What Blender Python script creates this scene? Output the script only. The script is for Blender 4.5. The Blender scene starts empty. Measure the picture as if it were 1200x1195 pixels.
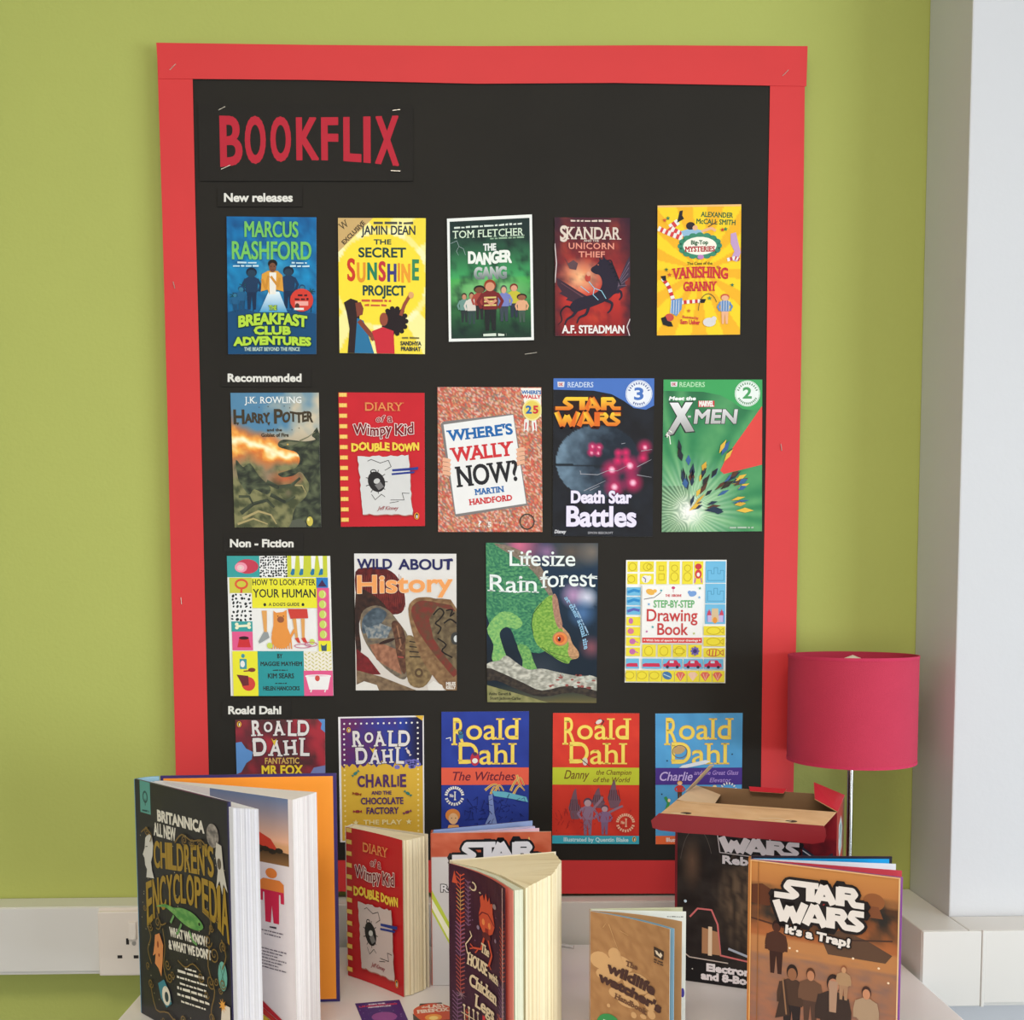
import bpy, bmesh, math, random
from mathutils import Vector, Matrix, noise
from mathutils.geometry import tessellate_polygon
random.seed(7)
SC = bpy.context.scene
COL = SC.collection
R = math.radians

# ------------------------------------------------------------------ camera
F, CX, CY = 1198.7, 600.0, 783.2
PITCH, YAW, ROLL = 0.06983, -0.02115, -0.00406
EYE = Vector((0, -1.5, 1.23867))
fw = Vector((-math.sin(YAW)*math.cos(PITCH), math.cos(YAW)*math.cos(PITCH), -math.sin(PITCH)))
rt = fw.cross(Vector((0, 0, 1))).normalized(); up = rt.cross(fw)
rt, up = (math.cos(ROLL)*rt+math.sin(ROLL)*up).normalized(), (math.cos(ROLL)*up-math.sin(ROLL)*rt).normalized()
cd = bpy.data.cameras.new('camera'); cam = bpy.data.objects.new('camera', cd); COL.objects.link(cam)
cd.sensor_fit = 'HORIZONTAL'; cd.sensor_width = 36; cd.lens = F/1200*36; cd.shift_y = (CY-597.5)/1200
cd.clip_start = .02; cd.clip_end = 50
cam.matrix_world = Matrix(((rt.x, up.x, -fw.x, EYE.x), (rt.y, up.y, -fw.y, EYE.y), (rt.z, up.z, -fw.z, EYE.z), (0, 0, 0, 1)))
SC.camera = cam

# ------------------------------------------------------------------ light
wd = bpy.data.worlds.new('sky'); SC.world = wd; wd.use_nodes = True
wd.node_tree.nodes['Background'].inputs[0].default_value = (.75, .87, 1, 1)
wd.node_tree.nodes['Background'].inputs[1].default_value = 1.0
SC.view_settings.view_transform = 'Standard'; SC.view_settings.look = 'None'
SC.view_settings.exposure = -0.06; SC.view_settings.gamma = 1; SC.view_settings.use_curve_mapping = False

def area(name, loc, target, sx, sy, power, col):
    l = bpy.data.lights.new(name, 'AREA'); l.shape = 'RECTANGLE'; l.size = sx; l.size_y = sy
    l.energy = power; l.color = col
    o = bpy.data.objects.new(name, l); COL.objects.link(o); o.location = loc
    o.rotation_euler = (Vector(target)-Vector(loc)).to_track_quat('-Z', 'Y').to_euler()
    return o
WX = 3.2   # the window wall
area('window_daylight', (WX-.02, -2.85, .95), (0, -2.85, .95), 2.7, 1.5, 128, (.82, .91, 1.0))
area('rear_fill_light', (-.9, -5.15, .85), (-.9, 0, .85), 2.2, 1.5, 42, (1, .95, .87))  # added low fill behind the camera for the lower wall, no known window
area('ceiling_panel_light', (-.1, -1.75, 2.58), (-.1, -1.75, 0), 1.2, .6, 27, (1, .89, .78))

# ------------------------------------------------------------------ measuring aids (photo pixel to a point on a real plane)
def ray(px, py): return fw+rt*((px-CX)/F)-up*((py-CY)/F)
def Gz(px, py, z):
    r = ray(px, py); return EYE+r*((z-EYE.z)/r.z)
def Wy(px, py, y):
    r = ray(px, py); return EYE+r*((y-EYE.y)/r.y)

# ------------------------------------------------------------------ materials
def s2l(c):
    c = max(0., c/255.); return c/12.92 if c <= .04045 else ((c+.055)/1.055)**2.4
def lin(c): return (s2l(c[0]), s2l(c[1]), s2l(c[2]), 1)
def mat(name, col, rough=.6, bump=0, bscale=200, var=0, vscale=4, metal=0, spec=.5, attr=False, sheen=0):
    m = bpy.data.materials.new(name); m.use_nodes = True; nt = m.node_tree; b = nt.nodes['Principled BSDF']
    b.inputs['Roughness'].default_value = rough; b.inputs['Metallic'].default_value = metal
    b.inputs['Specular IOR Level'].default_value = spec
    tc = nt.nodes.new('ShaderNodeTexCoord')
    if attr:
        a = nt.nodes.new('ShaderNodeAttribute'); a.attribute_name = 'Col'; src = a.outputs['Color']
    else:
        a = nt.nodes.new('ShaderNodeRGB'); a.outputs[0].default_value = lin(col); src = a.outputs[0]
    if var:
        n = nt.nodes.new('ShaderNodeTexNoise'); n.inputs['Scale'].default_value = vscale; n.inputs['Detail'].default_value = 6
        nt.links.new(tc.outputs['Object'], n.inputs['Vector'])
        mr = nt.nodes.new('ShaderNodeMapRange'); mr.inputs[1].default_value = .25; mr.inputs[2].default_value = .75
        mr.inputs[3].default_value = 1-var; mr.inputs[4].default_value = 1+var
        nt.links.new(n.outputs['Fac'], mr.inputs[0])
        vm = nt.nodes.new('ShaderNodeVectorMath'); vm.operation = 'SCALE'
        nt.links.new(src, vm.inputs[0]); nt.links.new(mr.outputs[0], vm.inputs['Scale']); src = vm.outputs[0]
    nt.links.new(src, b.inputs['Base Color'])
    if bump:
        n = nt.nodes.new('ShaderNodeTexNoise'); n.inputs['Scale'].default_value = bscale; n.inputs['Detail'].default_value = 3
        nt.links.new(tc.outputs['Object'], n.inputs['Vector'])
        bp = nt.nodes.new('ShaderNodeBump'); bp.inputs['Strength'].default_value = bump; bp.inputs['Distance'].default_value = .002
        nt.links.new(n.outputs['Fac'], bp.inputs['Height']); nt.links.new(bp.outputs[0], b.inputs['Normal'])
    return m
M = dict(
    wall=mat('green_paint', (175, 182, 94), .75, .25, 160, .03, 3),
    white=mat('white_paint', (226, 224, 220), .6, .12, 120, .015, 3),
    pillar=mat('pale_grey_pillar_paint', (205, 206, 208), .65, .12, 120, .015, 3),
    ceil=mat('ceiling_paint', (225, 222, 215), .8, .1, 60, .02, 2),
    carpet=mat('grey_carpet', (92, 92, 98), .95, .8, 300, .12, 60),
    pvc=mat('white_plastic_trunking', (222, 219, 212), .35, .04, 60, .01, 6),
    plate=mat('white_socket_plastic', (232, 222, 210), .3, 0, 0, .01, 9),
    hole=mat('dark_socket_opening', (30, 24, 20), .7, .1, 100),
    red=mat('red_border_paper', (214, 50, 52), .62, .25, 26, .035, 9),
    black=mat('black_sugar_paper', (36, 33, 28), .8, .2, 30, .10, 7, spec=.3),
    cork=mat('pinboard_edge', (120, 90, 60), .9, .3, 200, .1, 30),
    steel=mat('staple_steel', (190, 185, 175), .3, 0, 0, .05, 40, metal=.9),
    chrome=mat('brushed_chrome', (190, 192, 190), .16, .02, 400, .03, 40, metal=1),
    shade=mat('raspberry_lampshade_fabric', (190, 47, 76), .85, .35, 900, .04, 25),
    table=mat('white_laminate', (232, 226, 224), .38, .03, 80, .012, 6),
    cable=mat('white_cable_sheath', (212, 208, 204), .4, 0, 0, .02, 20),
    print=mat('printed_paper', (0, 0, 0), .6, .05, 90, .02, 60, attr=True, spec=.25),
    gloss=mat('glossy_printed_board', (0, 0, 0), .36, .03, 60, .015, 40, attr=True, spec=.25),
    paper=mat('page_paper', (0, 0, 0), .8, .08, 300, .02, 90, attr=True, spec=.3),
    kraft=mat('raw_cardboard', (0, 0, 0), .85, .15, 250, .06, 30, attr=True),
)

# ------------------------------------------------------------------ object helpers
def props(o, label=None, cat=None, group=None, kind=None):
    if label: o['label'] = label
    if cat: o['category'] = cat
    if group: o['group'] = group
    if kind: o['kind'] = kind
    return o
def empty(name, loc, label, cat, group=None):
    o = bpy.data.objects.new(name, None); COL.objects.link(o); o.location = loc; o.empty_display_size = .05
    return props(o, label, cat, group)
def link(name, me, m, parent=None):
    o = bpy.data.objects.new(name, me); COL.objects.link(o)
    if m: me.materials.append(m)
    if parent is not None:
        o.parent = parent
        w = Vector((0, 0, 0)); p = parent
        while p is not None: w += p.location; p = p.parent
        me.transform(Matrix.Translation(-w))
    return o
def from_bm(name, bm, m, parent=None, smooth=False):
    bmesh.ops.recalc_face_normals(bm, faces=bm.faces)
    me = bpy.data.meshes.new(name); bm.to_mesh(me); bm.free()
    if smooth: me.polygons.foreach_set('use_smooth', [True]*len(me.polygons))
    return link(name, me, m, parent)
def box(bm, x0, x1, y0, y1, z0, z1, bev=0):
    r = bmesh.ops.create_cube(bm, size=1)
    vs = r['verts']
    for v in vs: v.co = Vector(((x0+x1)/2+v.co.x*(x1-x0), (y0+y1)/2+v.co.y*(y1-y0), (z0+z1)/2+v.co.z*(z1-z0)))
    if bev: bmesh.ops.bevel(bm, geom=list({e for v in vs for e in v.link_edges}), offset=bev, segments=2, affect='EDGES', profile=.6)
def boxo(name, b, m, parent=None, bev=0):
    bm = bmesh.new(); box(bm, *b, bev); return from_bm(name, bm, m, parent)
def lathe(name, prof, c, m, parent=None, n=64, closed=False):
    bm = bmesh.new(); rings = []
    for r, z in prof: rings.append([bm.verts.new((c[0]+r*math.cos(2*math.pi*i/n), c[1]+r*math.sin(2*math.pi*i/n), c[2]+z)) for i in range(n)])
    L = len(rings)
    for k in range(L if closed else L-1):
        a, b = rings[k], rings[(k+1) % L]
        for i in range(n): bm.faces.new((a[i], a[(i+1) % n], b[(i+1) % n], b[i]))
    if not closed:
        for rg in (rings[0], rings[-1]): bm.faces.new(rg)
    o = from_bm(name, bm, m, parent, True)
    try: o.data.set_sharp_from_angle(angle=R(35))
    except Exception: pass
    return o
def tube(name, pts, r, m, parent=None, n=10):
    bm = bmesh.new(); rings = []
    for i, p in enumerate(pts):
        d = (Vector(pts[min(i+1, len(pts)-1)])-Vector(pts[max(i-1, 0)])).normalized()
        a = d.cross(Vector((0, 0, 1)));  a = a.normalized() if a.length > .01 else Vector((1, 0, 0)); b = d.cross(a)
        rings.append([bm.verts.new(Vector(p)+r*(math.cos(2*math.pi*k/n)*a+math.sin(2*math.pi*k/n)*b)) for k in range(n)])
    for A, B in zip(rings, rings[1:]):
        for k in range(n): bm.faces.new((A[k], A[(k+1) % n], B[(k+1) % n], B[k]))
    bm.faces.new(rings[0]); bm.faces.new(rings[-1])
    return from_bm(name, bm, m, parent, True)
def struct(o): o['kind'] = 'structure'; return o

# ------------------------------------------------------------------ lettering
_tc = {}
def glyphs(s, serif=False, sp=1.0, res=3):
    k = (s, serif, sp, res)
    if k in _tc: return _tc[k]
    c = bpy.data.curves.new('t', 'FONT'); c.body = s; c.size = 1; c.resolution_u = res; c.space_character = sp
    o = bpy.data.objects.new('t', c); me = bpy.data.meshes.new_from_object(o)
    V = [(v.co.x, v.co.y) for v in me.vertices]; T = []; cnt = {}
    for p in me.polygons:
        vs = list(p.vertices)
        for i in range(1, len(vs)-1): T.append((vs[0], vs[i], vs[i+1]))
        for i in range(len(vs)):
            e = tuple(sorted((vs[i], vs[(i+1) % len(vs)]))); cnt[e] = cnt.get(e, 0)+1
    E = [e for e, n in cnt.items() if n == 1]
    bpy.data.objects.remove(o); bpy.data.curves.remove(c); bpy.data.meshes.remove(me)
    if serif:
        for a, b in list(E):
            (x0, y0), (x1, y1) = V[a], V[b]; w = abs(x1-x0)
            if abs(y1-y0) < .006 and .045 < w < .17:
                mx = (x0+x1)/2; hw = w*1.15+.015; t = .03 if y0 > .2 else -.03
                i = len(V); V += [(mx-hw, y0), (mx+hw, y0), (mx+hw, y0-t), (mx-hw, y0-t)]
                T += [(i, i+1, i+2), (i, i+2, i+3)]; E += [(i, i+1), (i+1, i+2), (i+2, i+3), (i+3, i)]
    if not V: V = [(0, 0), (1, 0)]
    _tc[k] = (V, T, E, min(v[0] for v in V), max(v[0] for v in V)); return _tc[k]
CAP = max(v[1] for v in glyphs('H')[0])

def mixc(a, b, t):
    t = min(1, max(0, t)); return tuple(a[i]+(b[i]-a[i])*t for i in range(3))
def nz(x, y, s=1., seed=0.): return noise.fractal(Vector((x*s, y*s, seed)), 1.0, 2.0, 3)

def smooth(p, closed=True, k=3):
    n = len(p); out = []
    for i in range(n if closed else n-1):
        a, b, c, d = (p[(i-1) % n], p[i], p[(i+1) % n], p[(i+2) % n]) if closed else (p[max(0, i-1)], p[i], p[i+1], p[min(n-1, i+2)])
        for j in range(k):
            t = j/k; out.append(tuple(.5*(2*b[m]+(c[m]-a[m])*t+(2*a[m]-5*b[m]+4*c[m]-d[m])*t*t+(3*b[m]-a[m]-3*c[m]+d[m])*t**3) for m in (0, 1)))
    return out if closed else out+[p[-1]]
class Art:
    """flat print: triangles in the drawing's own units (x right, y down), clipped to a window"""
    def __init__(s, x0, y0, x1, y1):
        s.w = (x0, y0, x1, y1); s.t = []; s.lay = 0; s.mo = 0
        s.u = (x1-x0)/100.
    def tri(s, a, b, c, ca, cb, cc):
        x0, y0, x1, y1 = s.w
        if all(x0 <= p[0] <= x1 and y0 <= p[1] <= y1 for p in (a, b, c)):
            s.t.append((s.lay+s.mo, a, b, c, ca, cb, cc)); return
        poly = [(a, ca), (b, cb), (c, cc)]
        for ax, lim, sg in ((0, x0, 1), (0, x1, -1), (1, y0, 1), (1, y1, -1)):
            out = []
            for i in range(len(poly)):
                (p, cp), (q, cq) = poly[i], poly[(i+1) % len(poly)]
                dp, dq = (p[ax]-lim)*sg, (q[ax]-lim)*sg
                if dp >= 0: out.append((p, cp))
                if dp*dq < 0:
                    t = dp/(dp-dq); out.append(((p[0]+(q[0]-p[0])*t, p[1]+(q[1]-p[1])*t), mixc(cp, cq, t)))
            poly = out
            if len(poly) < 3: return
        for i in range(1, len(poly)-1):
            s.t.append((s.lay+s.mo, poly[0][0], poly[i][0], poly[i+1][0], poly[0][1], poly[i][1], poly[i+1][1]))
    def nl(s): s.lay += 1
    def cf(s, c): return c if callable(c) else (lambda x, y: c)
    def bg(s, c, nx=1, ny=1, box=None, flat=False):
        s.nl(); f = s.cf(c); x0, y0, x1, y1 = box or s.w
        g = [[((x0+(x1-x0)*i/nx), (y0+(y1-y0)*j/ny)) for i in range(nx+1)] for j in range(ny+1)]
        k = [[f(*p) for p in r] for r in g]
        for j in range(ny):
            for i in range(nx):
                a, b, c2, d = g[j][i], g[j][i+1], g[j+1][i+1], g[j+1][i]
                ka, kb, kc, kd = k[j][i], k[j][i+1], k[j+1][i+1], k[j+1][i]
                if flat: kb = kc = kd = ka
                s.tri(a, b, c2, ka, kb, kc); s.tri(a, c2, d, ka, kc, kd)
    def R(s, x0, y0, x1, y1, c): s.P([(x0, y0), (x1, y0), (x1, y1), (x0, y1)], c)
    def P(s, pts, c, nl=True, sub=0):
        if nl: s.nl()
        f = s.cf(c)
        if sub and len(pts) > 6 and len(pts) < 40: pts = smooth(pts)
        T = [tuple(pts[i][:2] for i in t) for t in tessellate_polygon([[Vector((p[0], p[1], 0)) for p in pts]])]
        if sub:
            Q = T; T = []
            while Q:
                t = Q.pop(); L = [math.dist(t[i], t[(i+1) % 3]) for i in range(3)]; m = L.index(max(L))
                if L[m] > sub:
                    a, b, c3 = t[m], t[(m+1) % 3], t[(m+2) % 3]; h = ((a[0]+b[0])/2, (a[1]+b[1])/2)
                    Q += [(a, h, c3), (h, b, c3)]
                else: T.append(t)
        for a, b, c3 in T: s.tri(a, b, c3, f(*a), f(*b), f(*c3))
    def E(s, cx, cy, rx, ry, c, rot=0, n=18, nl=True, sub=0):
        ca, sa = math.cos(R(rot)), math.sin(R(rot))
        s.P([(cx+rx*math.cos(2*math.pi*i/n)*ca-ry*math.sin(2*math.pi*i/n)*sa, cy+rx*math.cos(2*math.pi*i/n)*sa+ry*math.sin(2*math.pi*i/n)*ca) for i in range(n)], c, nl, sub)
    def L(s, pts, w, c, nl=True, cap=True, w1=None, sm=False):
        if nl: s.nl()
        if sm: pts = smooth(pts, False)
        f = s.cf(c); n = len(pts)
        for i in range(n-1):
            (ax, ay), (bx, by) = pts[i], pts[i+1]; d = math.hypot(bx-ax, by-ay) or 1e-6
            wa = w if w1 is None else w+(w1-w)*i/(n-1); wb = w if w1 is None else w+(w1-w)*(i+1)/(n-1)
            s.k = getattr(s, 'k', 0)+1; s.mo = .85*((s.k*.618034) % 1)
            px, py = -(by-ay)/d, (bx-ax)/d
            A = (ax+px*wa/2, ay+py*wa/2); B = (bx+px*wb/2, by+py*wb/2); C = (bx-px*wb/2, by-py*wb/2); D = (ax-px*wa/2, ay-py*wa/2)
            s.tri(A, B, C, f(*A), f(*B), f(*C)); s.tri(A, C, D, f(*A), f(*C), f(*D))
            s.k = getattr(s, 'k', 0)+1; s.mo = .85*((s.k*.618034) % 1)
            if cap and 0 < i: s.E(ax, ay, wa/2, wa/2, c, n=8, nl=False)
        s.mo = 0
    def O(s, cx, cy, rx, ry, w, c, n=20, a0=0, a1=360):
        s.L([(cx+rx*math.cos(R(a0+(a1-a0)*i/n)), cy+ry*math.sin(R(a0+(a1-a0)*i/n))) for i in range(n+1)], w, c, cap=False)
    def T(s, txt, x, y, w, h, c, b=0, serif=False, rot=0, shear=0, ol=None, warp=None, sp=1.0, f2=None):
        """x, y = left end of the baseline; w = width of the words; h = height of a capital; b = extra weight; ol = (colour, width)"""
        V, T, E, mn, mx = glyphs(txt, serif, sp, 5 if h > (s.w[2]-s.w[0])*.09 else 2)
        kx = w/(mx-mn); ky = h/CAP; ca, sa = math.cos(R(rot)), math.sin(R(rot))
        Q = []
        for vx, vy in V:
            X, Y = (vx-mn)*kx+vy*ky*shear, -vy*ky
            X, Y = x+X*ca-Y*sa, y+X*sa+Y*ca
            Q.append(warp(X, Y) if warp else (X, Y))
        def strokes(w_, col):
            f = s.cf(col)
            for n_, (i, j) in enumerate(E):
                s.mo = -.1-.8*((n_*.618034) % 1)
                (ax, ay), (bx, by) = Q[i], Q[j]; d = math.hypot(bx-ax, by-ay)
                if d < 1e-7: continue
                ux, uy = (bx-ax)/d*w_*.5, (by-ay)/d*w_*.5; px, py = -uy*1.15, ux*1.15
                A = (ax-ux+px, ay-uy+py); B = (bx+ux+px, by+uy+py); C = (bx+ux-px, by+uy-py); D = (ax-ux-px, ay-uy-py)
                s.tri(A, B, C, f(*A), f(*B), f(*C)); s.tri(A, C, D, f(*A), f(*C), f(*D))
            s.mo = 0
        if ol: s.nl(); strokes(b+ol[1], ol[0])
        s.nl(); s.nl() if b and ol else None; f = s.cf(c)
        for i, j, k in T: s.tri(Q[i], Q[j], Q[k], f(*Q[i]), f(*Q[j]), f(*Q[k]))
        if b: strokes(b, c)
    def dash(s, x, y, w, h, c, seed=1, rot=0):
        rnd = random.Random(seed); s.nl(); t = 0; ca, sa = math.cos(R(rot)), math.sin(R(rot))
        while t < w:
            l = h*rnd.uniform(.8, 4); l = min(l, w-t)
            q = [(t, 0), (t+l, 0), (t+l, -h*rnd.uniform(.5, .8)), (t, -h*rnd.uniform(.5, .8))]
            s.P([(x+a*ca-b*sa, y+a*sa+b*ca) for a, b in q], c, nl=False); t += l+h*.5
    def build(s, name, mp, m, parent=None, thick=.0004, back=(235, 232, 225), edge=None, dz=2.5e-5, sub=None, n=1, nv=1):
        """mp(u, v, d): u, v 0..1 over the window, d = distance out of the printed side"""
        x0, y0, x1, y1 = s.w; W, H = x1-x0, y1-y0; vs = []; cs = []
        def add(p, c): vs.append(p); cs.append(lin(c))
        edge = edge or back
        for i in range(n):                     # the sheet or board itself
            for j in range(nv):
                u0, u1, v0, v1 = i/n, (i+1)/n, j/nv, (j+1)/nv
                for d, col in ((0, edge), (-thick, back)):
                    q = [mp(u0, v0, d), mp(u1, v0, d), mp(u1, v1, d), mp(u0, v1, d)]
                    if d: q.reverse()
                    for k in (0, 1, 2, 0, 2, 3): add(q[k], col)
        def wall(a, b):
            q = [mp(*a, 0), mp(*b, 0), mp(*b, -thick), mp(*a, -thick)]
            for k in (0, 1, 2, 0, 2, 3): add(q[k], edge)
        for i in range(n):
            wall(((i+1)/n, 0), (i/n, 0)); wall((i/n, 1), ((i+1)/n, 1))
        for j in range(nv):
            wall((0, j/nv), (0, (j+1)/nv)); wall((1, (j+1)/nv), (1, j/nv))
        Q = list(s.t)
        while Q:
            t = Q.pop()
            if sub:
                p = t[1:4]; Ls = [abs(p[i][0]-p[(i+1) % 3][0]) for i in range(3)]; k = Ls.index(max(Ls))
                if Ls[k] > sub:
                    c = t[4:7]; a, b, e = k, (k+1) % 3, (k+2) % 3
                    h = ((p[a][0]+p[b][0])/2, (p[a][1]+p[b][1])/2); hc = mixc(c[a], c[b], .5)
                    Q.append((t[0], p[a], h, p[e], c[a], hc, c[e])); Q.append((t[0], h, p[b], p[e], hc, c[b], c[e])); continue
            d = (t[0]+1)*dz
            p = t[1:4]; c = t[4:7]
            ar = (p[1][0]-p[0][0])*(p[2][1]-p[0][1])-(p[1][1]-p[0][1])*(p[2][0]-p[0][0])
            for i in ((0, 1, 2) if ar > 0 else (0, 2, 1)): add(mp((p[i][0]-x0)/W, (p[i][1]-y0)/H, d), c[i])
        me = bpy.data.meshes.new(name)
        me.from_pydata(vs, [], [(i, i+1, i+2) for i in range(0, len(vs), 3)])
        a = me.color_attributes.new('Col', 'FLOAT_COLOR', 'POINT')
        a.data.foreach_set('color', [x for c in cs for x in c])
        return link(name, me, m, parent)

def quadmap(TL, TR, BR, BL, curl=0):
    N = (BL-TL).cross(TR-TL).normalized()
    if N.dot(EYE-TL) < 0: N = -N
    def f(u, v, d):
        return (TL*(1-u)*(1-v)+TR*u*(1-v)+BR*u*v+BL*(1-u)*v)+N*d
    return f
def platemap(A, B, z0, z1, sag=0, out=1, lean=0):
    """a board standing on edge: plan path from A to B (bowed outwards by sag), outer face on the camera side"""
    A = Vector(A[:2]); B = Vector(B[:2]); D = B-A
    n0 = Vector((D.y, -D.x)).normalized()*out
    def f(u, v, d):
        c = A+D*u+n0*(4*sag*u*(1-u)); t = D+n0*(4*sag*(1-2*u)); n = Vector((t.y, -t.x)).normalized()*out
        p = c+n*d
        return Vector((p.x, p.y+lean*(1-v), z1+(z0-z1)*v))
    return f
def block(name, parent, poly, z0, z1, ridged, col=(238, 234, 226), col2=(214, 208, 200), m=None, amp=.0005, pitch=.0012, kind=None, topcol=None):
    """pages seen edge-on: plan outline, the sides listed in ridged get the fine steps of the page edges"""
    pts = []; cols = []; rnd = random.Random(len(poly)+int(poly[0][0]*1e4)); N = len(poly)
    cx = sum(p[0] for p in poly)/N; cy = sum(p[1] for p in poly)/N
    for i in range(N):
        a, b = Vector(poly[i][:2]), Vector(poly[(i+1) % N][:2]); pts.append(a); cols.append(col)
        if i in ridged:
            L = (b-a).length; k = max(2, int(L/pitch)); nn = Vector((b.y-a.y, a.x-b.x)).normalized()
            if nn.dot((a+b)/2-Vector((cx, cy))) < 0: nn = -nn
            for j in range(1, k):
                pts.append(a+(b-a)*j/k+nn*amp*rnd.uniform(-1, .4)*(1.6 if rnd.random() < .15 else 1)); cols.append(mixc(col, col2, rnd.random()))
    vs = []; cs = []
    def add(p, z, c): vs.append((p.x, p.y, z)); cs.append(lin(c))
    n = len(pts)
    for i in range(n):
        a, b = pts[i], pts[(i+1) % n]; c = cols[i]
        for p, z in ((a, z0), (b, z0), (b, z1), (a, z0), (b, z1), (a, z1)): add(p, z, c)
    tt = tessellate_polygon([[Vector((p.x, p.y, 0)) for p in pts]])
    for z in (z0, z1):
        for t in tt:
            for i in t: add(pts[i], z, topcol or col)
    me = bpy.data.meshes.new(name); me.from_pydata(vs, [], [(i, i+1, i+2) for i in range(0, len(vs), 3)])
    a = me.color_attributes.new('Col', 'FLOAT_COLOR', 'POINT'); a.data.foreach_set('color', [x for c in cs for x in c])
    bm = bmesh.new(); bm.from_mesh(me); bmesh.ops.remove_doubles(bm, verts=bm.verts, dist=1e-6); bmesh.ops.recalc_face_normals(bm, faces=bm.faces); bm.to_mesh(me); bm.free()
    return link(name, me, m or M['paper'], parent)

# ================================================================== THE ROOM
PX, PY = .6285, -.134          # left side and front of the white pillar
XL, YB, ZC = -3.0, -5.2, 2.62
struct(boxo('wall_back', (XL-.1, WX+.1, 0, .1, 0, ZC), M['wall']))
struct(boxo('wall_left', (XL-.1, XL, YB, -.002, 0, ZC), M['white']))
struct(boxo('wall_rear', (XL-.1, WX+.1, YB-.1, YB, 0, ZC), M['white']))
struct(boxo('floor', (XL-.1, WX+.1, YB-.1, .1, -.1, 0), M['carpet']))
struct(boxo('ceiling', (XL-.1, WX+.1, YB-.1, .1, ZC, ZC+.1), M['ceil']))
bm = bmesh.new()
for b in ((WX, WX+.1, YB, -4.2, 0, ZC), (WX, WX+.1, -1.5, -.002, 0, ZC), (WX, WX+.1, -4.2, -1.5, 0, .25), (WX, WX+.1, -4.2, -1.5, 1.85, ZC)): box(bm, *b)
struct(from_bm('wall_right', bm, M['white']))
bm = bmesh.new()
for b in ((WX+.02, WX+.07, -4.2, -4.15, .25, 1.85), (WX+.02, WX+.07, -1.55, -1.5, .25, 1.85), (WX+.02, WX+.07, -4.15, -1.55, .25, .3), (WX+.02, WX+.07, -4.15, -1.55, 1.8, 1.85), (WX+.02, WX+.07, -2.88, -2.82, .3, 1.8)): box(bm, *b)
struct(from_bm('window_1', bm, M['pvc']))
bm = bmesh.new()
for b in ((-2.05, .25, -5.2, -5.17, .05, .1), (-2.05, .25, -5.2, -5.17, 1.6, 1.65), (-2.05, -2.0, -5.2, -5.17, .1, 1.6), (.2, .25, -5.2, -5.17, .1, 1.6), (-.93, -.87, -5.2, -5.17, .1, 1.6)): box(bm, *b)
struct(from_bm('rear_fill_frame', bm, M['pvc']))  # invented frame to go with the added rear fill, solid wall behind it
struct(boxo('wall_pillar', (PX, WX, PY, -.0005, .0, ZC), M['pillar'], bev=.002))

# trunking on the wall (trim_1), round the pillar (trim_2)
t1 = bpy.data.objects.new('trim_1', None); COL.objects.link(t1); struct(t1); t1.location = (-.6, 0, .70)
boxo('trunking_body', (XL, .574, -.045, -.0005, .698, .791), M['pvc'], t1, .002)
boxo('trunking_lid', (XL, .5735, -.0475, -.044, .703, .7965), M['pvc'], t1, .0012)
boxo('trunking_top', (XL, .574, -.045, -.0005, .7915, .7975), M['pvc'], t1, .001)
t2 = bpy.data.objects.new('trim_2', None); COL.objects.link(t2); struct(t2); t2.location = (.6, -.1, .70)
boxo('side_trunking', (.5655, PX-.0005, -.1935, -.001, .696, .7985), M['pvc'], t2, .002)
boxo('front_trunking', (PX, WX-.01, -.1935, PY-.0005, .696, .7985), M['pvc'], t2, .002)
boxo('front_cover_plate', (.5665, .6445, -.1962, -.1934, .697, .798), M['pvc'], t2, .001)
boxo('joint_cover', (.6447, .649, -.1975, -.1933, .696, .7988), M['pvc'], t2, .001)
boxo('front_cover_plate', (.6492, WX-.012, -.1962, -.1934, .701, .798), M['pvc'], t2, .001)

# double socket on the trunking
def sock(px, py): p = Wy(px, py, -.053); return p.x, p.z
so = empty('double_socket', (-.49, -.05, .747), 'white double plug socket with rocker switches on the trunking left of the books', 'socket')
x0, z1 = -.5636, .7955
boxo('socket_plate', (x0, x0+.146, -.0545, -.0473, .6985, z1-.003), M['plate'], so, .0025)
boxo('back_box', (x0-.0, x0+.146, -.0485, -.0470, .697, z1+.001), M['plate'], so, .0005)
for s in (0, 1):
    mx = (lambda x: x) if s == 0 else (lambda x: 2*(x0+.073)-x)
    cx = mx(sock(123, 1)[0]); zz = sock(123, 1090)[1]
    bm = bmesh.new(); box(bm, cx-.0055, cx+.0055, -.058, -.054, zz-.0125, zz+.0125, .0015)
    for v in bm.verts:
        if v.co.z < zz and v.co.y < -.056: v.co.y -= .0018
    from_bm('rocker_switch', bm, M['plate'], so)
    scx = mx(sock(124, 1)[0]); sz = sock(124, 1105)[1]
    bm = bmesh.new(); bmesh.ops.create_cone(bm, segments=16, radius1=.003, radius2=.003, depth=.001, cap_ends=True, matrix=Matrix.Translation((scx, -.0549, sz)) @ Matrix.Rotation(R(90), 4, 'X'))
    from_bm('screw', bm, M['steel'], so)
    for (hx, hy, w, h) in ((150, 1102.5, .004, .009), (141, 1120.5, .0068, .0044), (160, 1120.5, .0068, .0044)):
        X, Zh = sock(hx, hy); X = mx(X)
        # a dark recessed slot with a thin raised lip
        boxo('pin_hole', (X-w/2, X+w/2, -.0549, -.0542, Zh-h/2, Zh+h/2), M['hole'], so)

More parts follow.
